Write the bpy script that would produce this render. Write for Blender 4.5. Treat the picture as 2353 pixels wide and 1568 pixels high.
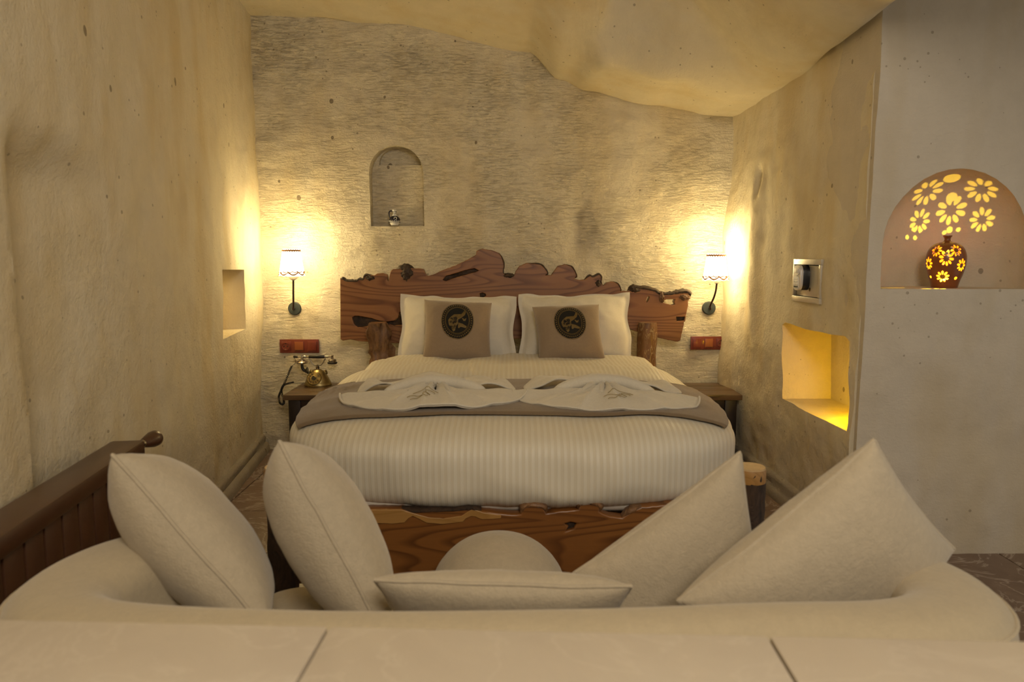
import bpy, bmesh, math, random
from mathutils import Vector, Matrix, noise
random.seed(7)
SC = bpy.context.scene
COL = SC.collection
for o in list(bpy.data.objects):
    bpy.data.objects.remove(o)
PI = math.pi

# ------------------------------------------------------------------ camera
F, CX, CY, H, TH = 1640.0, 1176.5, 784.0, 1.25, math.radians(6.8)
cam_d = bpy.data.cameras.new('camera')
cam = bpy.data.objects.new('camera', cam_d)
COL.objects.link(cam)
cam.location = (0, 0, H)
cam.rotation_euler = (PI/2 - TH, 0, 0)
cam_d.sensor_width = 36
cam_d.lens = 36*F/2353
cam_d.clip_start = 0.02
cam_d.dof.use_dof = True
cam_d.dof.focus_distance = 4.2
cam_d.dof.aperture_fstop = 4.0
SC.camera = cam

# ------------------------------------------------------------------ world, big lights, exposure
W = bpy.data.worlds.new('world')
SC.world = W
W.use_nodes = True
W.node_tree.nodes['Background'].inputs[0].default_value = (1.0, 0.92, 0.80, 1)
W.node_tree.nodes['Background'].inputs[1].default_value = 0.22
SC.view_settings.view_transform = 'Standard'
SC.view_settings.look = 'None'
SC.view_settings.gamma = 1
SC.view_settings.exposure = 0.45
SC.view_settings.use_curve_mapping = False
SC.cycles.adaptive_threshold = .04
SC.cycles.max_bounces = 6
SC.cycles.diffuse_bounces = 3
SC.cycles.glossy_bounces = 2
SC.cycles.caustics_reflective = False
SC.cycles.caustics_refractive = False


def area_light(name, loc, target, size, power, color):
    d = bpy.data.lights.new(name, 'AREA')
    d.shape = 'DISK'
    d.size = size
    d.energy = power
    d.color = color
    o = bpy.data.objects.new(name, d)
    COL.objects.link(o)
    o.location = loc
    o.rotation_euler = (Vector(target) - Vector(loc)).to_track_quat('-Z', 'Y').to_euler()
    return o


# added soft fill from above and behind the camera, no lamp known there
area_light('rear_fill_light', (0.5, -0.9, 2.55), (0.1, 2.6, 0.6), 0.9, 30, (1.0, 0.88, 0.72))

# ------------------------------------------------------------------ pixel -> place
def ray(px, py):
    x, y = (px-CX)/F, (py-CY)/F
    c, s = math.cos(TH), math.sin(TH)
    return Vector((x, c - y*s, -s - y*c))
CAM = Vector((0, 0, H))
def atY(px, py, Y):
    d = ray(px, py); return CAM + d*(Y/d.y)
def atZ(px, py, Z):
    d = ray(px, py); return CAM + d*((Z-H)/d.z)
def onplane(px, py, p, n):
    d = ray(px, py); return CAM + d*((Vector(p)-CAM).dot(n)/d.dot(n))

# ------------------------------------------------------------------ materials
MATS = {}
class NT:
    def __init__(s, name):
        s.m = bpy.data.materials.new(name); s.m.use_nodes = True
        s.t = s.m.node_tree; s.b = s.t.nodes['Principled BSDF']; MATS[name] = s.m
    def n(s, typ, **kw):
        x = s.t.nodes.new(typ)
        for k, v in kw.items():
            if hasattr(x, k): setattr(x, k, v)
            else: x.inputs[k.replace('_', ' ')].default_value = v
        return x
    def l(s, a, b): s.t.links.new(a, b)
    def coord(s, scale=(1, 1, 1), rot=(0, 0, 0)):
        c = s.n('ShaderNodeTexCoord'); m = s.n('ShaderNodeMapping')
        m.inputs['Scale'].default_value = scale; m.inputs['Rotation'].default_value = rot
        s.l(c.outputs['Object'], m.inputs['Vector']); return m.outputs[0]
    def noise(s, vec, scale, detail=4, rough=.55, dist=0):
        x = s.n('ShaderNodeTexNoise'); s.l(vec, x.inputs['Vector'])
        x.inputs['Scale'].default_value = scale; x.inputs['Detail'].default_value = detail
        x.inputs['Roughness'].default_value = rough; x.inputs['Distortion'].default_value = dist
        return x.outputs['Fac']
    def ramp(s, fac, stops, interp='LINEAR'):
        r = s.n('ShaderNodeValToRGB'); s.l(fac, r.inputs[0]); e = r.color_ramp
        e.interpolation = interp
        while len(e.elements) < len(stops): e.elements.new(.5)
        for el, (p, c) in zip(e.elements, stops):
            el.position = p
            el.color = (c, c, c, 1) if isinstance(c, (int, float)) else (*c, 1)
        return r.outputs[0]
    def mix(s, fac, a, b, mode='MIX'):
        m = s.n('ShaderNodeMix', data_type='RGBA', blend_type=mode)
        for i, v in ((0, fac), (6, a), (7, b)):
            if hasattr(v, 'node'): s.l(v, m.inputs[i])
            else: m.inputs[i].default_value = v if not isinstance(v, tuple) else (*v, 1)
        return m.outputs[2]
    def math(s, op, a, b=0.0):
        m = s.n('ShaderNodeMath', operation=op)
        for i, v in enumerate((a, b)):
            if hasattr(v, 'node'): s.l(v, m.inputs[i])
            else: m.inputs[i].default_value = v
        return m.outputs[0]
    def bump(s, h, strength, dist, prev=None):
        b = s.n('ShaderNodeBump'); s.l(h, b.inputs['Height'])
        b.inputs['Strength'].default_value = strength; b.inputs['Distance'].default_value = dist
        if prev is not None: s.l(prev, b.inputs['Normal'])
        return b.outputs[0]
    def set(s, color=None, rough=None, metal=None, normal=None, **kw):
        for key, v in (('Base Color', color), ('Roughness', rough), ('Metallic', metal), ('Normal', normal)):
            if v is None: continue
            if hasattr(v, 'node'): s.l(v, s.b.inputs[key])
            else: s.b.inputs[key].default_value = (*v, 1) if isinstance(v, tuple) else v
        for k, v in kw.items():
            s.b.inputs[k.replace('_', ' ')].default_value = v
        return s.m

def plain(name, color, rough=.5, metal=0, var=.12, scale=30, bump=0.0, **kw):
    t = NT(name); v = t.coord()
    f = t.noise(v, scale, 4)
    c = t.mix(f, tuple(x*(1-var) for x in color), tuple(min(1, x*(1+var)) for x in color))
    nrm = t.bump(f, bump, .002) if bump else None
    return t.set(c, rough, metal, nrm, **kw)

def plaster(name, base, stretch=(1, 1, 1), bump=.6, rot=(0, 0, 0), scratch=1.0, pits=1.0, stain=.35):
    t = NT(name)
    v = t.coord(); vs = t.coord(stretch, rot)
    big = t.noise(v, 2.2, 3, .6); mid = t.noise(v, 11, 4, .62); fine = t.noise(v, 90, 3, .7)
    c = t.mix(big, tuple(x*.88 for x in base), tuple(min(1, x*1.08) for x in base))
    c = t.mix(t.ramp(mid, [(.3, .0), (.75, 1.)]), c, tuple(min(1, x*1.06) for x in base))
    st = t.ramp(t.noise(t.coord((2.6, 2.6, .7)), 1.3, 3, .6), [(.46, 0.), (.66, 1.)])
    c = t.mix(t.math('MULTIPLY', st, stain), c, (base[0]*.86, base[1]*.74, base[2]*.46))
    vo = t.n('ShaderNodeTexVoronoi', feature='F1'); t.l(t.coord((1, 1, .8)), vo.inputs['Vector'])
    vo.inputs['Scale'].default_value = 9; vo.inputs['Randomness'].default_value = 1
    rnd = t.n('ShaderNodeSeparateColor'); t.l(vo.outputs['Color'], rnd.inputs[0])
    size = t.math('MULTIPLY', t.math('POWER', rnd.outputs[0], 7.0), .145)
    dd = t.math('ADD', vo.outputs['Distance'], t.math('MULTIPLY', t.math('SUBTRACT', mid, .5), .06))
    pit = t.math('LESS_THAN', dd, size)
    vo2 = t.n('ShaderNodeTexVoronoi', feature='F1'); t.l(v, vo2.inputs['Vector']); vo2.inputs['Scale'].default_value = 34
    rnd2 = t.n('ShaderNodeSeparateColor'); t.l(vo2.outputs['Color'], rnd2.inputs[0])
    pit2 = t.math('LESS_THAN', vo2.outputs['Distance'], t.math('MULTIPLY', t.math('POWER', rnd2.outputs[1], 9.0), .24))
    pit = t.math('MULTIPLY', t.math('MAXIMUM', pit, t.math('MULTIPLY', pit2, .75)), pits)
    c = t.mix(t.math('MULTIPLY', pit, .72), c, (.16, .11, .06))
    s1 = t.noise(vs, 14, 5, .68, .6)
    s1 = t.ramp(s1, [(.28, 0.), (.5, .7), (.75, 1.)])
    patch = t.ramp(big, [(.38, .25), (.62, 1.)])
    h = t.math('MULTIPLY', t.math('MULTIPLY', s1, patch), .5*scratch)
    h = t.math('ADD', h, t.math('MULTIPLY', mid, .9))
    h = t.math('ADD', h, t.math('MULTIPLY', fine, .30))
    n4 = t.bump(h, min(1, .9*bump), .014*max(1, bump))
    return t.set(c, .9, 0, n4, Specular_IOR_Level=.15)

def wood(name, c0, c1, c2, scale=1.0, rough=.35, axis=(.9, 2, 4.2), rings=34.0):
    """figured grain: the contour lines of a slow noise stretched along the board"""
    t = NT(name); v = t.coord(axis)
    base = t.noise(v, .62*scale, 2.5, .42, .35)
    fr = t.math('FRACT', t.math('MULTIPLY', base, rings))
    g = t.noise(t.coord((5, 20, 130)), 1.0*scale, 2)
    ring = t.ramp(fr, [(.0, c1), (.5, c1), (.88, c0), (1.0, c1)])
    warp = t.noise(t.coord((1, 1, 1.6)), 3.0*scale, 3, .55)
    c = t.mix(t.ramp(warp, [(.36, 0.), (.66, .7)]), ring, t.mix(.55, ring, c2))
    c = t.mix(t.math('MULTIPLY', g, .28), c, tuple(x*.5 for x in c0))
    return t.set(c, rough, 0, t.bump(g, .12, .002), Coat_Weight=.25, Coat_Roughness=.25)

M_WALL = plaster('cave_plaster_back', (.76, .68, .52), (1.3, 1.3, 6.5), 1.2, (0, .06, 0))
M_WALL_S = plaster('cave_plaster_side', (.74, .66, .50), (5, 3, 1.6), .6, (0, 0, 0), .7, .9, .5)
M_WALL_P = plaster('cave_plaster_pale', (.66, .59, .48), (2, 2, 5), .45, (0, 0, 0), .5, .8)
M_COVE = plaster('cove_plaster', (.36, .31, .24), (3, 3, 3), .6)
M_CEIL = plaster('cave_plaster_ceiling', (.75, .67, .50), (4, 1.5, 2), .5, (0, 0, .3), .6, .9)
M_WOOD_H = wood('headboard_wood', (.17, .06, .02), (.38, .17, .062), (.24, .095, .05), 1.0, .42)
M_WOOD_F = wood('footboard_wood', (.13, .046, .010), (.29, .115, .026), (.21, .072, .015), 1.1, .42, (.5, 2, 5.5), 30)
M_SAP = wood('sapwood', (.38, .2, .055), (.48, .26, .08), (.42, .2, .05), 1.2, .4)
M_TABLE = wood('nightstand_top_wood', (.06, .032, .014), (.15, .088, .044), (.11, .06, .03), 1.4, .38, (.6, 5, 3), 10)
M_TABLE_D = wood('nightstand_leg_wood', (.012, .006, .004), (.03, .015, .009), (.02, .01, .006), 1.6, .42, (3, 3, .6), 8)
M_RAD = wood('radiator_brown', (.075, .03, .014), (.095, .040, .018), (.085, .035, .016), 1.0, .36, (2, 2, .8), 4)
def bark(name, c0, c1, rough=.7, sc=1.0, bs=.9):
    t = NT(name); v = t.coord((1, 1, .45))
    a = t.noise(v, 22*sc, 8, .7, .8); b = t.noise(v, 60*sc, 4, .6)
    c = t.ramp(a, [(.35, c0), (.68, c1)])
    return t.set(c, rough, 0, t.bump(b, bs*.6, .006, t.bump(a, bs, .014)), Coat_Weight=.2, Coat_Roughness=.35)
M_BARK = bark('dark_bark', (.018, .010, .006), (.10, .055, .03))
M_LOG_K = bark('knotty_log', (.09, .036, .014), (.38, .20, .085), .3, .8)
M_CUT = plain('cut_log_face', (.62, .42, .2), .6, 0, .2, 40, .2)
def log_tracks():
    t = NT('beetle_track_log'); v = t.coord((1, 1, .4))
    a = t.noise(v, 26, 3, .5, 1.5)
    line = t.ramp(a, [(.46, 0.), (.5, 1.), (.54, 0.)])
    msk = t.ramp(t.noise(t.coord(), 9, 2), [(.42, 0.), (.55, 1.)])
    k = t.math('MULTIPLY', line, msk)
    base = t.ramp(t.noise(v, 14, 5, .6), [(.3, (.12, .05, .018)), (.7, (.27, .13, .05))])
    c = t.mix(k, base, (.52, .36, .17))
    return t.set(c, .45, 0, t.bump(k, .6, -.004, t.bump(a, .3, .006)), Coat_Weight=.2)
M_LOG_T = log_tracks()

def fabric(name, base, sheen=.3, bump=.4, weave=420, var=.1, blot=7):
    t = NT(name); v = t.coord()
    a = t.noise(v, blot, 5, .6); b = t.noise(v, weave, 2, .6); m = t.noise(v, 75, 3, .65)
    c = t.mix(a, tuple(x*(1-var) for x in base), tuple(min(1, x*(1+var)) for x in base))
    c = t.mix(t.math('MULTIPLY', b, .35), c, tuple(x*.72 for x in base))
    c = t.mix(t.math('MULTIPLY', t.ramp(m, [(.35, 0.), (.65, 1.)]), min(.5, var*4.5)), c, tuple(x*.8 for x in base))
    return t.set(c, .92, 0, t.bump(b, bump, .002, t.bump(m, .6*bump, .006)), Sheen_Weight=sheen, Sheen_Roughness=.5, Specular_IOR_Level=.1)
M_FELT = fabric('beige_felt', (.56, .475, .345), .3, .6, 260, .1, 25)
M_SOFA = fabric('sofa_felt', (.58, .485, .33), .3, .5, 260, .08, 25)
M_TAUPE = fabric('taupe_velvet', (.36, .27, .185), .5, .3, 500, .08, 10)
M_RUN = fabric('runner_cloth', (.25, .18, .11), .3, .4, 380, .1, 12)
M_LINEN = fabric('white_linen', (.82, .77, .68), .1, .2, 500, .04, 6)
M_TOWEL = fabric('cream_towel', (.80, .735, .61), .35, .6, 360, .05, 14)
def duvet_mat():
    t = NT('striped_satin'); c = t.n('ShaderNodeTexCoord'); s = t.n('ShaderNodeSeparateXYZ')
    t.l(c.outputs['Object'], s.inputs[0])
    w = t.math('SINE', t.math('MULTIPLY', s.outputs[0], 2*PI/.0225))
    st = t.ramp(t.math('ADD', t.math('MULTIPLY', w, .5), .5), [(.3, 0.), (.7, 1.)])
    col = t.mix(st, (.74, .67, .53), (.80, .74, .61))
    ro = t.math('ADD', t.math('MULTIPLY', st, -.22), .72)
    n = t.noise(t.coord(), 400, 2)
    return t.set(col, ro, 0, t.bump(n, .2, .001, t.bump(st, .35, .002)), Sheen_Weight=.15)
M_DUVET = duvet_mat()
def marble(name, a, b, vein, rough=.35):
    t = NT(name); v = t.coord()
    f = t.noise(v, 4, 8, .65, 1.2); g = t.noise(v, 2.6, 6, .6, 2.5)
    c = t.mix(t.ramp(f, [(.3, 0.), (.7, 1.)]), a, b)
    ln = t.ramp(g, [(.475, 0.), (.5, 1.), (.525, 0.)])
    return t.set(t.mix(t.math('MULTIPLY', ln, .6), c, vein), rough, 0, t.bump(f, .05, .002))
M_TILE = marble('brown_marble', (.16, .10, .07), (.26, .18, .13), (.55, .46, .38))
M_SLAB = marble('travertine_slab', (.60, .52, .42), (.66, .58, .47), (.70, .62, .51), .6)
M_GROUT = plain('grout', (.16, .12, .09), .9)
M_BLACK = plain('black_plastic', (.012, .011, .011), .35)
M_IRON = plain('dark_grey_iron', (.05, .062, .062), .5, .3, .1, 60, .1)
M_STEM = plain('brown_metal_stem', (.07, .04, .035), .3, .7)
M_BRASS = plain('antique_brass', (.33, .26, .12), .36, 1, .3, 60, .1)
M_BRASS_D = plain('dark_bronze', (.16, .12, .08), .32, 1, .3, 60, .1)
M_NICKEL = plain('aged_nickel', (.42, .38, .33), .28, 1, .15, 60, .05)
M_STEEL = plain('safe_steel', (.66, .62, .54), .3, .45, .06, 30, .1)
M_SILVER = plain('keypad_silver', (.72, .69, .66), .4, .2, .03)
M_KEYS = plain('keypad_white', (.85, .84, .83), .4, 0, .03)
M_SOCK = plain('red_brown_plastic', (.20, .038, .02), .3, 0, .12, 20, .05, Coat_Weight=.3)
M_SOCK2 = plain('amber_brown_plastic', (.34, .10, .03), .3, 0, .12, 20, .05, Coat_Weight=.3)
M_GOLD = plain('gold_thread', (.19, .13, .045), .5, .4, .2, 90, .2)
M_EMBL = plain('black_velvet', (.012, .011, .009), .9, 0, .1, 90, .2)
M_OLIVE = plain('olive_embroidery', (.30, .22, .07), .7)
M_CUPW = plain('cream_cup', (.8, .72, .58), .4)
M_TRIM = plain('amber_lace', (.50, .20, .04), .6, 0, .2, 90, .3)
M_JUGD = plain('jug_dark_glaze', (.02, .018, .03), .25, 0, .3, 60)
M_JUGW = plain('jug_white_glaze', (.7, .69, .66), .3, 0, .2, 120)
M_VASE = plain('terracotta_glaze', (.24, .07, .015), .3, 0, .2, 14, .05, Coat_Weight=.4)
def emit(name, color, strength, base=(.9, .85, .75)):
    t = NT(name)
    return t.set(base, .7, Emission_Color=(*color, 1), Emission_Strength=strength)
M_SHADE = emit('lit_lamp_shade', (1.0, .80, .42), 14.0)
M_SHADE_IN = emit('lit_bulb', (1.0, .8, .45), 12.0)
M_LED = emit('yellow_led', (1.0, .58, .0), 6.0, (.9, .7, .1))
M_LED2 = emit('amber_led', (1.0, .62, .12), 3.0, (.9, .7, .1))

# ------------------------------------------------------------------ mesh helpers
def link(name, me, mat=None, smooth=True, parent=None, angle=40):
    if mat is not None and not me.materials: me.materials.append(mat)
    if smooth:
        me.polygons.foreach_set('use_smooth', [True]*len(me.polygons))
        if angle: me.set_sharp_from_angle(angle=math.radians(angle))
    me.update()
    o = bpy.data.objects.new(name, me); COL.objects.link(o)
    if parent is not None: attach(o, parent)
    return o
def attach(o, parent):
    # geometry is written in world space: move it into the parent's space
    inv = parent.matrix_basis.inverted()
    if parent.parent is not None: inv = inv @ parent.parent.matrix_basis.inverted()
    o.data.transform(inv)
    o.parent = parent
def obj(name, verts, faces, mat, parent=None, smooth=True, angle=40):
    me = bpy.data.meshes.new(name); me.from_pydata([tuple(v) for v in verts], [], faces)
    return link(name, me, mat, smooth, parent, angle)
def from_bm(name, bm, mat, parent=None, smooth=True, angle=40):
    bmesh.ops.recalc_face_normals(bm, faces=bm.faces[:])
    me = bpy.data.meshes.new(name); bm.to_mesh(me); bm.free()
    return link(name, me, mat, smooth, parent, angle)
def thing(name, label, cat, loc, group=None):
    o = bpy.data.objects.new(name, None); COL.objects.link(o); o.location = loc
    o.empty_display_size = .05
    return tag(o, label, cat, group)
def tag(o, label, cat, group=None):
    o['label'] = label; o['category'] = cat
    if group: o['group'] = group
    return o
def struct(o):
    o['kind'] = 'structure'; return o
def grid_faces(nu, nv, wrap=False, off=0):
    fs = []
    for j in range(nv-1):
        for i in range(nu if wrap else nu-1):
            a, b = j*nu+i, j*nu+(i+1) % nu
            fs.append((off+a, off+b, off+b+nu, off+a+nu))
    return fs
def box(name, lo, hi, mat, parent=None, bevel=.004, rot=None, pivot=None, seg=2):
    bm = bmesh.new(); bmesh.ops.create_cube(bm, size=1)
    for v in bm.verts:
        v.co = Vector([lo[i] + (v.co[i]+.5)*(hi[i]-lo[i]) for i in range(3)])
    if bevel: bmesh.ops.bevel(bm, geom=bm.edges[:], offset=bevel, segments=seg, affect='EDGES', profile=.6)
    if rot is not None: bmesh.ops.rotate(bm, verts=bm.verts[:], cent=pivot, matrix=rot)
    return from_bm(name, bm, mat, parent)
def frame_box(name, o, ex, ey, ez, lo, hi, mat, parent=None, bevel=.003):
    """box given in a local frame (origin o, unit axes ex, ey, ez)"""
    bm = bmesh.new(); bmesh.ops.create_cube(bm, size=1)
    for v in bm.verts:
        v.co = Vector([lo[i] + (v.co[i]+.5)*(hi[i]-lo[i]) for i in range(3)])
    if bevel: bmesh.ops.bevel(bm, geom=bm.edges[:], offset=bevel, segments=2, affect='EDGES', profile=.6)
    for v in bm.verts: v.co = o + ex*v.co.x + ey*v.co.y + ez*v.co.z
    return from_bm(name, bm, mat, parent)
def prism(pts, vec, mat):
    n = len(pts); vs = [Vector(p) for p in pts] + [Vector(p)+vec for p in pts]
    fs = [tuple(range(n)), tuple(range(2*n-1, n-1, -1))] + [(i, i+n, (i+1) % n+n, (i+1) % n) for i in range(n)]
    bm = bmesh.new()
    bv = [bm.verts.new(v) for v in vs]
    for f in fs: bm.faces.new([bv[i] for i in f])
    return bm
def lathe(name, profile, center, mat, parent=None, seg=40, axis='Z', scale=(1, 1), tilt=None, angle=40):
    """profile: (radius, height) list from bottom to top; closed where the radius is 0"""
    vs = []
    for r, z in profile:
        for k in range(seg):
            a = 2*PI*k/seg; vs.append(Vector((r*math.cos(a)*scale[0], r*math.sin(a)*scale[1], z)))
    fs = grid_faces(seg, len(profile), True)
    fs.append(tuple(range(seg-1, -1, -1))); fs.append(tuple(range((len(profile)-1)*seg, len(profile)*seg)))
    bm = bmesh.new(); bv = [bm.verts.new(v) for v in vs]
    for f in fs: bm.faces.new([bv[i] for i in f])
    bmesh.ops.remove_doubles(bm, verts=bm.verts[:], dist=1e-6)
    if axis == 'Y': bmesh.ops.rotate(bm, verts=bm.verts[:], matrix=Matrix.Rotation(PI/2, 3, 'X'))   # height goes to -Y
    if axis == 'X': bmesh.ops.rotate(bm, verts=bm.verts[:], matrix=Matrix.Rotation(PI/2, 3, 'Y'))
    if tilt is not None: bmesh.ops.rotate(bm, verts=bm.verts[:], matrix=tilt)
    bmesh.ops.translate(bm, verts=bm.verts[:], vec=Vector(center))
    return from_bm(name, bm, mat, parent, angle=angle)
def smooth_path(pts, n=8, closed=False):
    pts = [Vector(p) for p in pts]; out = []
    m = len(pts)
    for i in range(m if closed else m-1):
        p0 = pts[(i-1) % m] if closed or i > 0 else pts[0]*2-pts[1]
        p1, p2 = pts[i], pts[(i+1) % m]
        p3 = pts[(i+2) % m] if closed or i+2 < m else pts[-1]*2-pts[-2]
        for k in range(n):
            t = k/n
            out.append(.5*((2*p1)+(p2-p0)*t+(2*p0-5*p1+4*p2-p3)*t*t+(3*p1-p0-3*p2+p3)*t**3))
    if not closed: out.append(pts[-1])
    return out
def tube_vf(path, rad, seg=8, closed=False, off=0, flat=1.0):
    vs, fs = [], []; n = len(path); up = Vector((0, 0, 1)); prev = None
    for i, p in enumerate(path):
        a = path[(i-1) % n] if closed or i > 0 else path[i]
        b = path[(i+1) % n] if closed or i < n-1 else path[i]
        t = (b-a).normalized()
        if prev is None:
            u = t.orthogonal() if abs(t.dot(up)) > .9 else t.cross(up)
        else: u = prev - t*prev.dot(t)
        u.normalize(); prev = u; w = t.cross(u)
        r = rad(i/(n-1)) if callable(rad) else rad
        for k in range(seg):
            an = 2*PI*k/seg; vs.append(p + u*math.cos(an)*r + w*math.sin(an)*r*flat)
    m = n if closed else n-1
    for j in range(m):
        for k in range(seg):
            a, b = j*seg+k, j*seg+(k+1) % seg; c, d = ((j+1) % n)*seg+(k+1) % seg, ((j+1) % n)*seg+k
            fs.append((off+a, off+b, off+c, off+d))
    if not closed:
        fs.append(tuple(off+k for k in range(seg-1, -1, -1))); fs.append(tuple(off+(n-1)*seg+k for k in range(seg)))
    return vs, fs
def tube(name, path, rad, mat, parent=None, seg=8, closed=False, smooth=0, flat=1.0):
    path = smooth_path(path, smooth, closed) if smooth else [Vector(p) for p in path]
    vs, fs = tube_vf(path, rad, seg, closed, 0, flat)
    return obj(name, vs, fs, mat, parent, True, 50)
def tubes(name, paths, rad, mat, parent=None, seg=6, smooth=0):
    V, Fc = [], []
    for p in paths:
        p = smooth_path(p, smooth) if smooth else [Vector(q) for q in p]
        vs, fs = tube_vf(p, rad, seg, False, len(V)); V += vs; Fc += fs
    return obj(name, V, Fc, mat, parent, True, 50)
def slab(name, outline, holes, mk, thick, mat, parent=None, bevel=.006):
    """a board cut to an outline with holes; mk maps (x, z) of the outline to world at depth 0, thickness runs to +Y"""
    cu = bpy.data.curves.new(name, 'CURVE'); cu.dimensions = '2D'; cu.fill_mode = 'BOTH'
    cu.extrude = thick/2 - bevel; cu.bevel_depth = bevel; cu.bevel_resolution = 2; cu.offset = -bevel
    for loop in [outline] + holes:
        sp = cu.splines.new('POLY'); sp.points.add(len(loop)-1); sp.use_cyclic_u = True
        for p, (x, z) in zip(sp.points, loop): p.co = (x, z, 0, 1)
    t = bpy.data.objects.new('tmp', cu); COL.objects.link(t)
    me = bpy.data.meshes.new_from_object(t.evaluated_get(bpy.context.evaluated_depsgraph_get()))
    bpy.data.objects.remove(t); bpy.data.curves.remove(cu)
    for v in me.vertices:
        x, z, d = v.co; v.co = mk(x, z, thick/2 - d)
    me.name = name; me.materials.clear()
    return link(name, me, mat, True, parent, 35)
def rough_loop(pts, step, amp, seed=0, closed=True):
    out = []; n = len(pts)
    for i in range(n if closed else n-1):
        a, b = Vector(pts[i]), Vector(pts[(i+1) % n]); k = max(1, int((b-a).length/step))
        d = (b-a).normalized(); nn = Vector((-d.y, d.x))
        for j in range(k):
            p = a.lerp(b, j/k)
            w = noise.noise((p.x*60, p.y*60, seed))*amp + noise.noise((p.x*160, p.y*160, seed+3))*amp*.5
            out.append(p + nn*(w if (i or j) else 0))
    return [(p.x, p.y) for p in out]

# ------------------------------------------------------------------ room shell
def fbm(x, y, z, o=4): return noise.fractal((x, y, z), .9, 2.1, o)
def sstep(a, b, x):
    t = max(0, min(1, (x-a)/(b-a))); return t*t*(3-2*t)
def gauss(x, c, w): return math.exp(-((x-c)/w)**2)

def wall(name, p0, p1, z0, z1, res, disp, mat, cutters=(), thick=.45):
    """p0 -> p1 in plan, the room is on the left-hand side; disp(u, z) pushes into the room"""
    p0, p1 = Vector((*p0, 0)), Vector((*p1, 0)); d = p1-p0; L = d.length; d.normalize(); n = Vector((-d.y, d.x, 0))
    nu, nv = int(L/res)+1, int((z1-z0)/res)+1
    vs = []
    for j in range(nv):
        for i in range(nu):
            u, z = L*i/(nu-1), z0+(z1-z0)*j/(nv-1)
            vs.append(p0 + d*u + n*disp(u, z) + Vector((0, 0, z)))
    fs = grid_faces(nu, nv)
    m = len(vs)
    cs = [p0-n*thick+Vector((0, 0, z0)), p1-n*thick+Vector((0, 0, z0)), p1-n*thick+Vector((0, 0, z1)), p0-n*thick+Vector((0, 0, z1))]
    vs += cs
    fs.append((m+1, m, m+3, m+2))
    bot = list(range(nu)); top = list(range((nv-1)*nu, nv*nu)); le = [j*nu for j in range(nv)]; ri = [j*nu+nu-1 for j in range(nv)]
    fs.append(tuple(reversed(bot)) + (m, m+1)); fs.append(tuple(top) + (m+2, m+3))
    fs.append(tuple(le) + (m+3, m)); fs.append(tuple(reversed(ri)) + (m+1, m+2))
    bm = bmesh.new(); bv = [bm.verts.new(v) for v in vs]
    for f in fs: bm.faces.new([bv[i] for i in f])
    bmesh.ops.recalc_face_normals(bm, faces=bm.faces[:])
    me = bpy.data.meshes.new(name); bm.to_mesh(me); bm.free(); me.materials.append(mat)
    o = bpy.data.objects.new(name, me); COL.objects.link(o)
    for cb in cutters:
        bmesh.ops.recalc_face_normals(cb, faces=cb.faces[:])
        cm = bpy.data.meshes.new('cut'); cb.to_mesh(cm); cb.free(); cm.materials.append(mat)
        co = bpy.data.objects.new('cut', cm); COL.objects.link(co)
        md = o.modifiers.new('b', 'BOOLEAN'); md.operation = 'DIFFERENCE'; md.solver = 'EXACT'; md.object = co
        new = bpy.data.meshes.new_from_object(o.evaluated_get(bpy.context.evaluated_depsgraph_get()))
        o.modifiers.clear(); old = o.data; o.data = new; bpy.data.meshes.remove(old)
        bpy.data.objects.remove(co); bpy.data.meshes.remove(cm)
    me = o.data; me.name = name
    me.polygons.foreach_set('use_smooth', [True]*len(me.polygons)); me.set_sharp_from_angle(angle=math.radians(38)); me.update()
    return struct(o)

YB = 4.55                                   # back wall
LW = lambda y: -(1.03 + .13*y)            # left wall in plan
RW = lambda y: 1.36 + .043*(YB-y)          # right wall in plan
YN = 2.90                                   # the wall with the arched lamp niche, facing the seats
PL, NL = Vector((LW(0), 0, 0)), Vector((1, .13, 0)).normalized()
PR, NR = Vector((RW(0), 0, 0)), Vector((-1, -.043, 0)).normalized()
def onL(px, py, off=0.): return onplane(px, py, PL+NL*off, NL)
def onR(px, py, off=0.): return onplane(px, py, PR+NR*off, NR)

# --- back wall, with its small arched niche
def disp_back(u, z):
    x = u - 1.95
    d = .022*fbm(x*1.3, 0, z*1.3) + .010*fbm(x*4, 3, z*7) + .0035*fbm(x*10, 5, z*28, 3)
    d -= .030*gauss(x, .42, .07)*sstep(1.15, 1.35, z)*sstep(1.75, 1.5, z)      # shallow scooped hollow
    d += .030*sstep(.95, 1.3, x)
    if x < -1.45: d += .02*sstep(-1.45, -1.7, x)
    d += .008*sstep(1.0, .2, z)
    return d
def arch_pts(px0, px1, pyb, pys, pyt, Y, n=14):
    a, b = atY(px0, pyb, Y), atY(px1, pyb, Y); zs, zt = atY(px0, pys, Y).z, atY(px0, pyt, Y).z
    c, r = (a.x+b.x)/2, (b.x-a.x)/2
    pts = [Vector((a.x, Y, a.z)), Vector((b.x, Y, a.z))]
    for k in range(n+1):
        t = PI*k/n; pts.append(Vector((c+r*math.cos(t), Y, zs+(zt-zs)*math.sin(t))))
    return pts
cut_a = prism(arch_pts(841, 968, 518, 392, 326, YB-.15), Vector((0, .232, 0)), None)
cut_b = prism(arch_pts(866, 963, 376, 372, 334, YB), Vector((0, .12, 0)), None)
wall('wall_back', (2.0-.05, YB), (-1.95, YB), -.02, 2.95, .021, lambda u, z: disp_back(3.9-u, z), M_WALL, [cut_a, cut_b])

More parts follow.
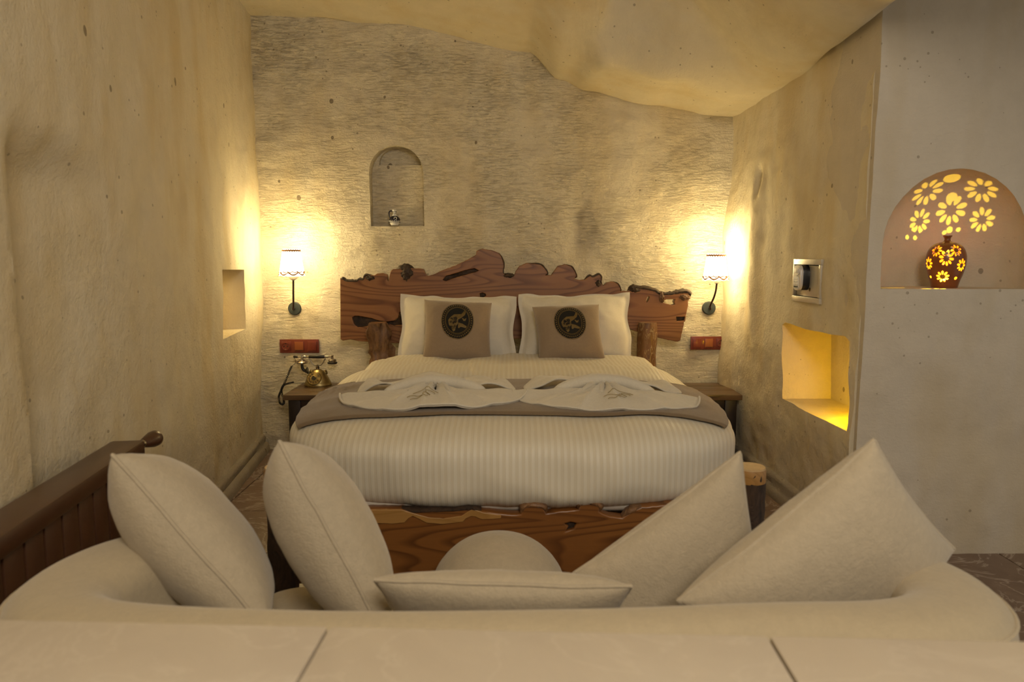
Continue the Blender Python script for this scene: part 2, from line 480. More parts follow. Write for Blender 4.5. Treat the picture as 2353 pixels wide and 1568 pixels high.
# --- left wall, with a square niche beside the bed
yL0 = -.9
LL = math.hypot(LW(yL0)-LW(4.75), 5.65)
def disp_left(u, z):
    y = 4.75 - u*(5.65/LL)
    d = .016*fbm(y*1.1, 9, z*.9) + .008*fbm(y*5, 4, z*3) + .0025*fbm(y*14, 2, z*8, 3)
    fl = sstep(1.82, 1.92, y)*sstep(2.5, 2.0, y)
    d -= .085*fl*sstep(1.62, 1.45, z)                               # tall scooped flute
    d += .035*gauss(y, 4.5, .22)*sstep(.2, 1.0, z)
    return d
a, b, c_, e = onL(514, 620), onL(561, 620), onL(562, 756), onL(515, 781)
a_n, b_n = a.copy(), b.copy()
cut_l = prism([p+NL*.15 for p in (a, b, c_, e)], -NL*.36, None)
wall('wall_left', (LW(4.75), 4.75), (LW(yL0), yL0), -.02, 2.95, .028, disp_left, M_WALL_S, [cut_l])

ZS = atY(2180, 664, YN).z
def apse(g=0.0):
    c = atY(2183, 664, YN); rx, ry, h0, h1 = .29+g, .27+g, .17, atY(2170, 388, YN).z-ZS+g
    bm = bmesh.new(); rings = []
    prof = [(1, -g), (1, h0*.5), (1, h0)] + [(math.cos(t*PI/2/9), h0+(h1-h0)*math.sin(t*PI/2/9)) for t in range(1, 9)] + [(.02, h1)]
    for r, z in prof:
        rings.append([bm.verts.new((c.x+rx*r*math.cos(2*PI*k/48), YN+ry*r*math.sin(2*PI*k/48), ZS+z)) for k in range(48)])
    for q, w in zip(rings, rings[1:]):
        for k in range(48): bm.faces.new((q[k], q[(k+1) % 48], w[(k+1) % 48], w[k]))
    bm.faces.new(rings[0][::-1]); bm.faces.new(rings[-1])
    return bm
# --- right wall, with a lit niche near the floor
yR0 = YN+.02
LR = math.hypot(RW(yR0)-RW(4.75), 4.75-yR0)
def disp_right(u, z):
    y = yR0 + u*(4.75-yR0)/LR
    d = .024*fbm(y*1.4, 21, z*1.2) + .008*fbm(y*5, 14, z*4) + .003*fbm(y*13, 12, z*11, 3)
    d += .03*gauss(y, 4.42, .16)*sstep(1.75, 1.2, z) + .03*gauss(y, 4.05, .09)*sstep(1.9, 1.5, z)*sstep(.6, 1.0, z)
    d += .03*sstep(4.35, 4.7, y)
    d -= .05*gauss(y, 4.05, .035)*gauss(z, 1.66, .07)                # chipped pocket
    return d
pts = [onR(*p) for p in ((1797, 916), (1953, 991), (1955, 880), (1951, 785), (1938, 772), (1900, 768), (1850, 757), (1822, 745), (1808, 741), (1798, 747))]
dn = Vector((1, .0, 0))
pcen = sum(pts, Vector())/len(pts)
cut_r = lambda g=0.0: prism([p+NR*.15+(p-pcen).normalized()*g*1.4 for p in pts], Vector((.40+g, 0, 0)), None)
sf = [onR(*p) for p in ((1829, 596), (1893, 596), (1889, 699), (1825, 692))]
yf, yn_ = sf[0].y, sf[1].y; zs0, zs1 = (sf[2].z+sf[3].z)/2, (sf[0].z+sf[1].z)/2
def RP(y, z, off=0): return Vector((RW(y), y, z)) + NR*off
cut_s = prism([RP(yf, zs0, .15), RP(yn_, zs0, .15), RP(yn_, zs1, .15), RP(yf, zs1, .15)], -NR*.27, None)
wall('wall_right', (RW(yR0), yR0), (RW(4.75), 4.75), -.02, 2.95, .022, disp_right, M_WALL_S, [cut_r(), cut_s, apse(.012)])

# --- the wall with the arched lamp niche
def disp_niche(u, z):
    x = 1.432 + u
    d = .018*fbm(x*1.5, 31, z*1.3) + .005*fbm(x*6, 33, z*5)
    d += .012
    return d
wall('wall_alcove', (2.75, YN), (1.432, YN), -.02, 2.95, .026, lambda u, z: disp_niche(1.318-u, z), M_WALL_P, [apse(), cut_r(.02)])

# --- ceiling: low over the right side, a rounded step up to the left
HB = [(-1.9, 2.73), (-1.5, 2.71), (-.7, 2.65), (.09, 2.49), (.3, 2.32), (.46, 2.256), (.86, 2.18), (1.25, 2.10), (2.8, 2.08)]
def hb(x):
    for (xa, za), (xb, zb) in zip(HB, HB[1:]):
        if x <= xb: return za + (zb-za)*sstep(0, 1, (x-xa)/(xb-xa)) if x >= xa else za
    return HB[-1][1]
def ceil_h(x, y):
    s = 4.5-y + .06*noise.noise((x*2.5, 1, 7)); sp = max(0, s)
    left = hb(x) + .10*sp + (2.66-hb(x))*.45*sstep(.2, 1.0, s) if x > -.4 else hb(x) + .10*sp
    # a soffit runs along the back on the right; in front of it the ceiling is hollowed out higher
    right = hb(x) + .03*sp + .46*sstep(.48, .86, s)*(1-sstep(.55, 1.35, x))
    right += .55*sstep(1.36, 1.6, x)*sstep(.9, 1.4, s)
    w = sstep(.40, .50, x + .05*noise.noise((x*3, y*3, 2)))
    return left*(1-w) + right*w + .016*fbm(x*1.5, y*1.5, 41) + .006*fbm(x*5, y*5, 43)
nx, ny = 200, 230
vs = []
for j in range(ny):
    for i in range(nx):
        x, y = -2.0+4.9*i/(nx-1), -1.2+6.0*j/(ny-1)
        vs.append((x, y, ceil_h(x, y)))
m = len(vs)
vs += [(-2.0, -1.2, 3.25), (2.9, -1.2, 3.25), (2.9, 4.8, 3.25), (-2.0, 4.8, 3.25)]
fs = [tuple(reversed(f)) for f in grid_faces(nx, ny)] + [(m, m+1, m+2, m+3)]
struct(obj('ceiling', vs, fs, M_CEIL))

# --- floor of brown marble tiles
fl = struct(box('floor', (-2.2, -1.2, -.12), (2.9, 4.9, -.012), M_GROUT, None, 0))
tile_me = None
ts = .5
for iy in range(-2, 10):
    for ix in range(-5, 6):
        if tile_me is None:
            t = box('tile', (0, 0, -.014), (ts-.004, ts-.004, 0), M_TILE, None, .002, seg=1); tile_me = t.data
        else:
            t = bpy.data.objects.new('tile', tile_me); COL.objects.link(t)
        t.parent = fl; t.location = (ix*ts+.06, iy*ts-.1, 0)

# --- rough plaster coving at the foot of the walls
def coving(name, p0, p1, nrm, mat):
    p0, p1 = Vector(p0), Vector(p1); n = 60; prof = [(0, .11), (.018, .105), (.026, .09), (.022, .06), (.036, .05), (.046, .035), (.048, .0), (-.1, 0), (-.1, .11)]
    vs = []
    for i in range(n):
        p = p0.lerp(p1, i/(n-1))
        for k, (d, z) in enumerate(prof):
            w = .005*noise.noise((p.x*7, p.y*7, k*.7))
            vs.append(p + nrm*(d+w) + Vector((0, 0, z + w*.6 if z else 0)))
    fs = grid_faces(len(prof), n, True)
    return struct(obj(name, vs, fs, mat, None, True, 60))
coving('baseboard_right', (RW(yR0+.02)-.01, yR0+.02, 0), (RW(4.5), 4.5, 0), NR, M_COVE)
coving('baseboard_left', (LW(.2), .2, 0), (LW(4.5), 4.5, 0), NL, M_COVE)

# ------------------------------------------------------------------ bed
YF, YH = 2.42, 4.36      # foot and head planes
bed = thing('bed', 'rustic log bed with live-edge wooden headboard and footboard', 'bed', (0, 3.35, 0))
def P3(x, y): return (760+x/4.706, 540+y/4.706)
def P4(x, y): return (1200+x/4.525, 560+y/4.525)
def hb_xy(pts, f, Y):
    out = []
    for p in pts:
        w = atY(*f(*p), Y); out.append((w.x, w.z))
    return out
top_l = [(100, 470), (130, 475), (160, 495), (220, 500), (280, 500), (300, 482), (350, 480), (370, 440), (430, 435), (470, 440), (500, 420), (560, 412), (605, 430), (615, 500), (628, 500), (640, 400), (670, 370), (740, 370), (770, 345), (830, 345), (880, 360), (960, 365), (1000, 370), (1020, 420), (1040, 445), (1110, 430), (1200, 385), (1350, 330), (1480, 270), (1570, 215), (1575, 175), (1640, 150), (1740, 165), (1820, 195), (1860, 260), (1875, 330), (1865, 400), (1890, 440), (1980, 445), (2000, 390), (2040, 335), (2110, 308)]
top_r = [(60, 205), (190, 215), (240, 260), (268, 310), (240, 330), (300, 330), (330, 285), (370, 235), (440, 215), (510, 235), (550, 285), (568, 340), (540, 365), (600, 380), (650, 375), (700, 335), (740, 345), (800, 318), (825, 350), (820, 400), (845, 440), (880, 405), (950, 395), (1000, 420), (1030, 480), (1020, 500), (1060, 495), (1100, 500), (1110, 475), (1150, 455), (1250, 460), (1380, 490), (1430, 520), (1540, 525), (1590, 515), (1700, 500), (1745, 520), (1740, 570), (1725, 600), (1730, 635), (1690, 800), (1645, 1010), (1620, 1022), (1520, 1005), (1400, 975), (1200, 920), (1090, 880)]
bot_l = [(800, 1170), (660, 1172), (430, 1160), (300, 1150), (210, 1132), (130, 1145), (105, 1130)]
XL, XR = hb_xy(top_l, P3, YH), hb_xy(top_r, P4, YH)
outline = rough_loop(XL + XR, .012, .0028, 1, False) + [XR[-1]] + [(atY(1300, 745, YH).x, atY(1300, 775, YH).z)] + hb_xy(bot_l, P3, YH)
h1 = hb_xy([(1312, 548), (1325, 556), (1312, 590), (1295, 615), (1289, 592), (1300, 560)], P4, YH)
h2 = hb_xy([(1462, 600), (1500, 581), (1590, 580), (1578, 606), (1590, 632), (1560, 641), (1500, 624), (1470, 614)], P4, YH)
pkA = hb_xy([(230, 900), (260, 885), (340, 890), (430, 905), (520, 930), (600, 940), (680, 930), (730, 900), (745, 845), (780, 880), (815, 940), (805, 965), (680, 975), (640, 965), (560, 970), (430, 965), (380, 985), (290, 990), (250, 960)], P3, YH)
pkB = hb_xy([(1215, 470), (1250, 440), (1330, 425), (1450, 400), (1550, 385), (1595, 400), (1540, 415), (1430, 435), (1330, 455), (1250, 477)], P3, YH)
pkC = hb_xy([(1605, 770), (1690, 770), (1685, 795), (1610, 800)], P4, YH)
pkD = hb_xy([(1620, 640), (1640, 632), (1665, 640), (1672, 655), (1650, 672), (1625, 665)], P3, YH)
mkH = lambda x, z, d: Vector((x, YH + d, z))
def swell(p, kx, kz):
    cx = sum(q[0] for q in p)/len(p); cz = sum(q[1] for q in p)/len(p)
    return [(cx+(x-cx)*kx, cz+(z-cz)*kz) for x, z in p]
pockets = [rough_loop(p, .01, .002, 5) for p in (swell(pkA, 1.0, 1.15), swell(pkB, 1.03, 1.5), swell(pkC, 1.1, 1.5), swell(pkD, 1.3, 1.4))]
hbd = slab('headboard', outline, [h1, h2] + pockets, mkH, .055, M_WOOD_H, bed, .004)
hbd['label'] = 'reddish brown live-edge headboard slab with burls and holes'
for pk in pockets:                                   # dark rotten wood deep in the hollows
    cx = sum(p[0] for p in pk)/len(pk); cz = sum(p[1] for p in pk)/len(pk)
    big = [(cx+(x-cx)*1.06, cz+(z-cz)*1.1) for x, z in pk]
    slab('bark_pocket', big, [], lambda x, z, d: Vector((x, YH+.018+d+.006*noise.noise((x*50, z*50, 1)), z)), .03, M_BARK, bed, .003)
def bark_strip(name, loop2d, Y, rad, parent, seed, depth=.055, mat=M_BARK):
    """knobbly bark left along a live edge: follows the edge, as deep as the board"""
    pts = [Vector((x, 0, z)) for x, z in loop2d]; path = smooth_path(pts, 5); vs = []; S = 10
    n = len(path)
    for i, p in enumerate(path):
        a, b = path[max(0, i-1)], path[min(n-1, i+1)]; t = (b-a).normalized(); u = Vector((-t.z, 0, t.x))
        fade = min(1, i/4, (n-1-i)/4)
        for k in range(S):
            an = 2*PI*k/S
            r = rad*(.25+.75*fade)*(1+.7*noise.noise((p.x*70+k, p.z*70, seed+math.sin(an))))
            vs.append(p + u*(math.cos(an)*r) + Vector((0, Y + depth/2 + math.sin(an)*(depth/2+.004)*(.6+.4*fade), 0)))
    fs = grid_faces(S, n, True) + [tuple(range(S)), tuple(range((n-1)*S, n*S))]
    return obj(name, vs, fs, mat, parent, True, 60)
for sl, f, r in ((top_l[0:9], P3, .009), ([(735, 385), (770, 358), (830, 355), (895, 372)], P3, .024), ([(800, 495), (805, 450), (835, 410), (850, 375)], P3, .026), ([(360, 470), (390, 455), (430, 460), (465, 470)], P3, .016), (top_l[33:38], P3, .004), (top_r[0:5], P4, .005), (top_r[8:13], P4, .004), (top_r[14:21], P4, .007), (top_r[22:26], P4, .004), (top_r[28:38], P4, .014)):
    bark_strip('bark_edge', hb_xy(sl, f, YH), YH-.002, r, bed, 3+r*100)

# rough burls of bark grown into the slab
def burl(cx, cy, rx, rz, f, Y, seed, mat=M_BARK, dep=.02):
    bm = bmesh.new(); bmesh.ops.create_icosphere(bm, subdivisions=4, radius=1)
    c = atY(*f(cx, cy), Y); k = Y/F/4.6
    for v in bm.verts:
        n = v.co.normalized(); r = 1 + .30*fbm(n.x*2.2+seed, n.y*2.2, n.z*2.2, 4) + .12*noise.noise(n*7)
        v.co = Vector((c.x + n.x*r*rx*k, Y + .008 + n.y*r*dep, c.z + n.z*r*rz*k))
    from_bm('bark_burl', bm, mat, bed, angle=70)
burl(825, 405, 66, 66, P3, YH, 2); burl(812, 460, 36, 40, P3, YH, 5); burl(425, 466, 50, 30, P3, YH, 8)
burl(1640, 655, 28, 26, P3, YH, 4); burl(1925, 440, 55, 26, P3, YH, 7)
burl(1170, 480, 60, 30, P4, YH, 11); burl(1450, 560, 32, 62, P4, YH, 13, M_LOG_K); burl(1690, 560, 60, 34, P4, YH, 15, M_LOG_K); burl(790, 415, 30, 40, P4, YH, 17)

# footboard
def PF(x, y): return (740+x/2.87, 1100+y/2.87)
ft = [(165, 208), (350, 202), (520, 202), (620, 215), (700, 212), (860, 207), (990, 197), (1050, 215), (1130, 226), (1250, 240), (1310, 236), (1330, 187), (1380, 175), (1460, 187), (1480, 232), (1560, 216), (1690, 206), (1700, 167), (1770, 157), (1835, 182), (1830, 222), (1900, 250), (1980, 260), (2040, 215), (2110, 187)]
FT = hb_xy(ft, PF, YF)
zl, zr = FT[0][1], FT[-1][1]
FT = [(-.78, zl+.02), (-.62, zl+.005)] + FT + [(.62, zr+.015), (.78, zr-.02)]
fo = rough_loop(FT, .012, .0025, 4, False) + [(.78, zr-.02), (.78, .09), (.3, .07), (-.3, .08), (-.78, .09)]
mkF = lambda x, z, d: Vector((x, YF+d, z))
pk = rough_loop(hb_xy([(1600, 300), (1640, 290), (1682, 300), (1660, 330), (1610, 350), (1625, 320)], PF, YF), .01, .002, 2)
fbd = slab('footboard', fo, [pk], mkF, .05, M_WOOD_F, bed)
cx = sum(p[0] for p in pk)/len(pk); cz = sum(p[1] for p in pk)/len(pk)
slab('bark_pocket', [(cx+(x-cx)*1.1, cz+(z-cz)*1.1) for x, z in pk], [], lambda x, z, d: Vector((x, YF+.014+d, z)), .025, M_BARK, bed, .003)
sapw = [(60, 208), (165, 210), (350, 204), (520, 204), (620, 232), (700, 255), (800, 262), (920, 245), (990, 200), (1060, 222), (1180, 240), (1180, 262), (1060, 270), (1035, 262), (1010, 250), (985, 248), (950, 262), (930, 285), (800, 300), (690, 292), (640, 265), (600, 248), (570, 262), (545, 290), (460, 298), (250, 290), (200, 262), (60, 262)]
slab('sapwood_edge', rough_loop(hb_xy(sapw, PF, YF), .012, .0012, 8), [], lambda x, z, d: Vector((x, YF-.004+d, z)), .012, M_SAP, bed, .002)
for sl, r in ((ft[2:8], .008), (ft[10:15], .013), (ft[16:21], .013), (ft[22:25], .012)):
    bark_strip('bark_edge', hb_xy(sl, PF, YF), YF-.004, r, bed, 11+r*50, .05, M_BARK if r < .01 else M_LOG_K)

# log posts
def log_post(x, y, r, z1, mat, seed, knot, cut=True):
    n, S = 34, 28; vs = []
    for j in range(n):
        z = z1*j/(n-1)
        for k in range(S):
            a = 2*PI*k/S; dx, dy = math.cos(a), math.sin(a)
            rr = r*(1.05-.08*j/(n-1)) + knot*fbm(dx*1.6+seed, dy*1.6, z*9, 3)
            if j == n-1: rr *= .93
            vs.append(Vector((x+dx*rr, y+dy*rr, z)))
    fs = grid_faces(S, n, True) + [tuple(range(S-1, -1, -1)), tuple(range((n-1)*S, n*S))]
    p = obj('post', vs, fs, mat, bed, True, 45)
    return p
zb = atY(1487, 742, YH-.09).z
log_post(atY(872, 800, YH-.08).x, YH-.075, .066, zb, M_LOG_K, 3, .04)
log_post(atY(1487, 800, YH-.08).x, YH-.075, .058, zb, M_LOG_T, 8, .006)
zf = atY(1724, 1073, YF-.05).z
def cut_face(x, y, z, r):
    lathe('cut_face', [(0, z-.004), (r*1.0, z-.004), (r*.98, z+.002), (0, z+.003)], (x, y, 0), M_CUT, bed, 28)
    lathe('peeled_collar', [(r*1.045, z-.05), (r*1.06, z-.046), (r*1.05, z-.012), (r*.98, z-.001), (0, z-.001)], (x, y, 0), M_SAP, bed, 28)
xr_ = atY(1723, 1100, YF-.05).x
for x, s in ((xr_, 5), (-xr_+.02, 12)):
    log_post(x, YF-.05, .05, zf, M_BARK, s, .006); cut_face(x, YF-.05, zf, .05)
# rails, mattress
for s in (-1, 1):
    box('side_rail', (s*.775-.02, YF+.03, .14), (s*.775+.02, YH-.05, .33), M_WOOD_F, bed, .006)
def pbox(n, a, b, c, cc, p, lower=None):
    """rounded block: unit cube grid pushed onto a p-norm ball"""
    bm = bmesh.new(); bmesh.ops.create_cube(bm, size=2)
    bmesh.ops.subdivide_edges(bm, edges=bm.edges[:], cuts=n, use_grid_fill=True)
    out = []
    for v in bm.verts:
        # spread the grid so that the rounded rims get enough faces
        q = Vector([math.sin(t*PI/2*.98)/math.sin(PI/2*.98) for t in v.co])
        l = sum(abs(t)**p for t in q)**(1/p); q = q/l
        v.co = Vector((q.x*a, q.y*b, q.z*c)) + Vector(cc)
    return bm
bm = pbox(14, .765, .94, .115, (0, 3.40, .43), 8)
from_bm('mattress', bm, M_LINEN, bed)

# ------------------------------------------------------------------ duvet
YC, BL = 3.385, .985       # centre and half length of the covers
ZT = .665
def duvet_pt(q, grow=0.0):
    """q on the unit p-norm ball -> world point of the duvet surface"""
    up = q.z > 0
    z = .50 + q.z*((ZT-.50) if up else .205) + (grow if up else 0)
    x = q.x*(.92+grow); y = YC + q.y*(BL+grow)
    # soft puffiness, gathers at the drop
    w = .010*fbm(x*2.2, y*2.2, z*2, 3)
    z += w*(1 if up else .3)
    side = max(0, abs(q.x)-.86)/.14
    front = max(0, -q.y-.86)/.14
    x += .020*side*noise.noise((y*5, z*6, 1))*math.copysign(1, x) + .012*side*noise.noise((y*14, z*5, 7))
    y -= front*(.022*noise.noise((x*4, z*6, 3)) + .010*noise.noise((x*9+z*6, z*14, 5))*max(0, .52-z)/.15 + .010*noise.noise((x*22, z*3, 9)))
    if not up: z += .012*front*noise.noise((x*6, 0, 5))
    crease = noise.noise((x*3+y*1.5, y*7-x*2, 2))
    z += .004*crease*(1 if up else 0)
    return Vector((x, y, z))
def pn(v, p=4.0):
    l = sum(abs(t)**p for t in v)**(1/p); return v/l
bm = bmesh.new(); bmesh.ops.create_cube(bm, size=2)
bmesh.ops.subdivide_edges(bm, edges=bm.edges[:], cuts=70, use_grid_fill=True)
bmesh.ops.delete(bm, geom=[f for f in bm.faces if f.calc_center_median().z < -.99], context='FACES')
for v in bm.verts:
    q = Vector([math.sin(t*PI/2*.95)/math.sin(PI/2*.95) for t in v.co]); v.co = duvet_pt(pn(q))
duv = from_bm('duvet', bm, M_DUVET)
tag(duv, 'white duvet with narrow woven stripes covering the log bed', 'duvet')
def bed_top(x, y):
    """height of the duvet top under a plan position"""
    qx, qy = x/.92, (y-YC)/BL
    qz = max(0.0, 1-abs(qx)**4-abs(qy)**4)**.25
    return duvet_pt(Vector((qx, qy, qz))).z

# the cover folded back under the pillows
def fold(name, y0, y1, hw, h, mat, nx=70, ny=30, seed=0):
    vs = []
    for j in range(ny):
        for i in range(nx):
            s, t = -1+2*i/(nx-1), j/(ny-1); x = s*hw
            y = y0+(y1-y0)*t + .012*noise.noise((x*4, t, seed))
            prof = (max(0, 1-abs(2*t-1)**6))**.5
            over = max(0, abs(s)-.86)/.14
            z = bed_top(max(-.77, min(.77, x)), y) - .006 + h*prof*(1-.9*over**2) - .10*over**2*(1 if over > 0 else 0)
            z += .012*fbm(x*5, y*7, seed, 3)*prof + .006*noise.noise((x*9+y*4, y*3, 8))*prof
            vs.append(Vector((x, y, z)))
    return vs, grid_faces(nx, ny)
vs, fs = fold('x', 3.30, 4.22, .835, .045, None)
o = obj('folded_sheet', vs, fs, M_DUVET, None, True, 60)
tag(o, 'thick white cover turned back below the bed pillows', 'sheet')

# taupe runner across the bed
nx, ny = 120, 26; vs = []
ya, yb = atZ(1176, 941, ZT+.01).y, 3.36
for j in range(ny):
    for i in range(nx):
        s, t = -1+2*i/(nx-1), j/(ny-1); y = ya+(yb-ya)*t
        qy = (y-YC)/BL; ang = s*PI*.37
        q = Vector((math.copysign(abs(math.sin(ang))**.5, ang), 0, math.copysign(abs(math.cos(ang))**.5, math.cos(ang))))
        k = max(0.0, 1-abs(qy)**4)**.25
        q = Vector((q.x*k, qy, q.z*k)) if abs(qy) < 1 else q
        p = duvet_pt(q, .007)
        wr = gauss(t, .82, .12)*sstep(.5, .62, -s)
        p.z += .02*wr*abs(noise.noise((s*24, t*14, 4))) + .0015*noise.noise((s*14, t*8, 1))
        vs.append(p)
o = obj('bed_runner', vs, grid_faces(nx, ny), M_RUN, None, True, 60)
sm = o.modifiers.new('thick', 'SOLIDIFY'); sm.thickness = .006; sm.offset = 1
tag(o, 'taupe cloth runner laid across the foot half of the bed', 'bed runner')

# ------------------------------------------------------------------ cushions
def cushion(name, c, T, mat, n=30, pinch=.05, flange=0.0, wr=.004, seed=0, parent=None, piping=None, power=.5, loc=None, pexp=2.6, wob=0.0):
    """c: four corners (TL, TR, BR, BL) in world; T: thickness; returns object and its front surface function"""
    TL, TR, BR, BL_ = [Vector(p) for p in c]
    nrm = ((TR-BL_).cross(TL-BR)).normalized()
    def base(s, t):
        s2 = s*(1-pinch*(1-t*t)*abs(s)); t2 = t*(1-pinch*(1-s*s)*abs(t))
        a, b = (s2+1)/2, (t2+1)/2
        p = (BL_.lerp(BR, a)).lerp(TL.lerp(TR, a), b)
        return p + Vector((noise.noise((p.x*7, p.z*7, seed)), 0, noise.noise((p.x*7, p.z*7, seed+5))))*wob*max(abs(s), abs(t))
    def th(s, t):
        k = 1-flange; ss, tt = min(1, abs(s)/k), min(1, abs(t)/k)
        v = max(0., (1-ss**pexp)*(1-tt**pexp))**power
        return v
    def surf(s, t, side):
        p = base(s, t); h = th(s, t)
        w = wr*fbm(p.x*9+seed, p.y*9, p.z*9, 3)*(.4+h)
        edge = .003+.5*wr*0
        return p + nrm*side*(T/2*h + edge*(h < .02) + w*(1 if h > .0 else .5)) + nrm*(wr*1.2*noise.noise((p.x*12, p.z*12, seed+9)) if h < .05 else 0)
    vs, fs = [], []
    def m(i):
        x = -1+2*i/(n-1); return math.sin(x*PI/2*.9)/math.sin(PI/2*.9)
    for side in (1, -1):
        off = len(vs)
        for j in range(n):
            for i in range(n): vs.append(surf(m(i), m(j), side))
        f = grid_faces(n, n, False, off)
        fs += f if side > 0 else [tuple(reversed(q)) for q in f]
    N = n*n
    rim = [i for i in range(n)] + [j*n+n-1 for j in range(1, n)] + [(n-1)*n+i for i in range(n-2, -1, -1)] + [j*n for j in range(n-2, 0, -1)]
    for a, b in zip(rim, rim[1:]+rim[:1]): fs.append((b, a, a+N, b+N))
    o = obj(name, vs, fs, mat, parent, True, 80)
    if piping:
        path = [(vs[a]+vs[a+N])/2 for a in rim]
        pp = tube('piping', path, piping, mat, None, 6, True)
        attach(pp, o); pp.parent = o
    return o, surf, nrm

G = 'bed pillows'
pA = [atY(918, 678, 4.27), atY(1186, 681, 4.27), atY(1190, 832, 4.05), atY(912, 829, 4.05)]
pB = [atY(1192, 678, 4.27), atY(1449, 674, 4.27), atY(1452, 826, 4.05), atY(1190, 832, 4.05)]
o, _, _ = cushion('bed_pillow', pA, .24, M_LINEN, 44, .05, .07, .014, 1, power=.62, pexp=2.3, wob=.020)
tag(o, 'large white pillow behind the cushion beside the knotty bedpost', 'pillow', G)
o, _, _ = cushion('bed_pillow', pB, .24, M_LINEN, 44, .05, .07, .014, 5, power=.62, pexp=2.3, wob=.020)
tag(o, 'large white pillow beside the smooth bedpost with pale beetle tracks', 'pillow', G)

def medallion(o, surf, s0, t0, rs, rt, seed):
    """oval embroidered badge lying on the cushion's front face"""
    def P(a, r, lift):
        s, t = s0+rs*r*math.cos(a), t0+rt*r*math.sin(a)
        return surf(s, t, SIDE) + NRM*lift
    def Q(x, y, lift=.0045):                       # x, y in badge units
        return surf(s0+rs*x, t0+rt*y, SIDE)+NRM*lift
    S = 48; vs = [Q(0, 0, .002)]
    for j in range(1, 9):
        for k in range(S): vs.append(P(2*PI*k/S, j/8, .002 if j < 8 else -.002))
    fs = [(0, 1+k, 1+(k+1) % S) for k in range(S)]
    for j in range(7):
        for k in range(S): fs.append((1+j*S+k, 1+(j+1)*S+k, 1+(j+1)*S+(k+1) % S, 1+j*S+(k+1) % S))
    b = obj('badge', vs, fs, M_EMBL, None, True, 60); attach(b, o)
    b['label'] = 'black and gold oval embroidered badge'
    def ring(nm, r, rad):
        q = tube(nm, [P(2*PI*k/S, r, .0025) for k in range(S)], rad, M_GOLD, None, 5, True); attach(q, b)
    def blob(x, y, r):
        out = []
        for k in range(6):
            a = 2*PI*k/6; out.append(Q(x+r*math.cos(a), y+r*math.sin(a), .003))
        return out + [Q(x, y, .0055)]
    ring('gold_ring', .97, .0016); ring('gold_ring', .70, .0016)
    for r, cnt, br in ((.85, 44, .042), (.755, 60, .026)):
        V, Fc = [], []
        for k in range(cnt):
            a = 2*PI*k/cnt; q = blob(r*math.cos(a), r*math.sin(a), br); f0 = len(V); V += q
            Fc += [(f0+i, f0+(i+1) % 6, f0+6) for i in range(6)]
        attach_o = obj('bead_ring', V, Fc, M_GOLD, None, False); attach(attach_o, b)
    # the crowned, curled figure in the middle
    def poly(pts):
        c = Vector((sum(p[0] for p in pts)/len(pts), sum(p[1] for p in pts)/len(pts)))
        V = [Q(c.x, c.y, .0048)] + [Q(x, y, .0036) for x, y in pts]
        return V, [(0, 1+i, 1+(i+1) % len(pts)) for i in range(len(pts))]
    V, Fc = [], []
    for pts in (
        [(-.42, .12), (-.20, .28), (.06, .30), (.30, .30), (.40, .44), (.44, .60), (.50, .42), (.44, .26), (.20, .08), (.05, .0), (.04, -.2), (-.05, -.3), (-.12, -.55), (-.22, -.62), (-.34, -.45), (-.50, -.25), (-.54, -.02)],
        [(.26, .10), (.36, .08), (.42, .0), (.54, .10), (.48, -.06), (.36, -.07)],
        [(.06, -.14), (.30, -.20), (.56, -.32), (.52, -.42), (.20, -.36), (.10, -.44), (.04, -.40)]):
        v, f = poly(pts); off = len(V); V += v; Fc += [tuple(off+i for i in q) for q in f]
    fig = obj('figure', V, Fc, M_GOLD, None, True, 60); attach(fig, b)
    curls = []
    rr = random.Random(4)
    for k in range(16):
        x, y = rr.uniform(-.46, -.06), rr.uniform(-.45, .18); r0 = rr.uniform(.05, .10)
        curls.append([Q(x+r0*(1-i/12)*math.cos(i*.8+k), y+r0*(1-i/12)*math.sin(i*.8+k), .006) for i in range(10)])
    cu = tubes('curl', curls, .0013, M_EMBL, None, 4); attach(cu, b)

for corners, s, lab in (
    ([atY(975, 689, 4.06), atY(1130, 697, 4.06), atY(1130, 835, 3.86), atY(970, 832, 3.86)], 1, 'taupe velvet cushion with oval badge leaning on the pillow beside the knotty bedpost'),
    ([atY(1223, 706, 4.06), atY(1376, 700, 4.06), atY(1392, 831, 3.86), atY(1238, 833, 3.86)], 6, 'taupe velvet cushion with oval badge leaning on the pillow beside the beetle-tracked bedpost')):
    o, surf, NRM = cushion('throw_cushion', corners, .20, M_TAUPE, 34, .06, 0, .005, s)
    # which side looks at the camera
    SIDE = 1 if NRM.dot(CAM-corners[0]) > 0 else -1
    NRM = NRM*SIDE
    flip = 1 if (corners[1]-corners[0]).x > 0 else -1
    medallion(o, surf, 0.02, .11, .49, .62, s)
    tag(o, lab, 'cushion', 'taupe cushions on the bed')

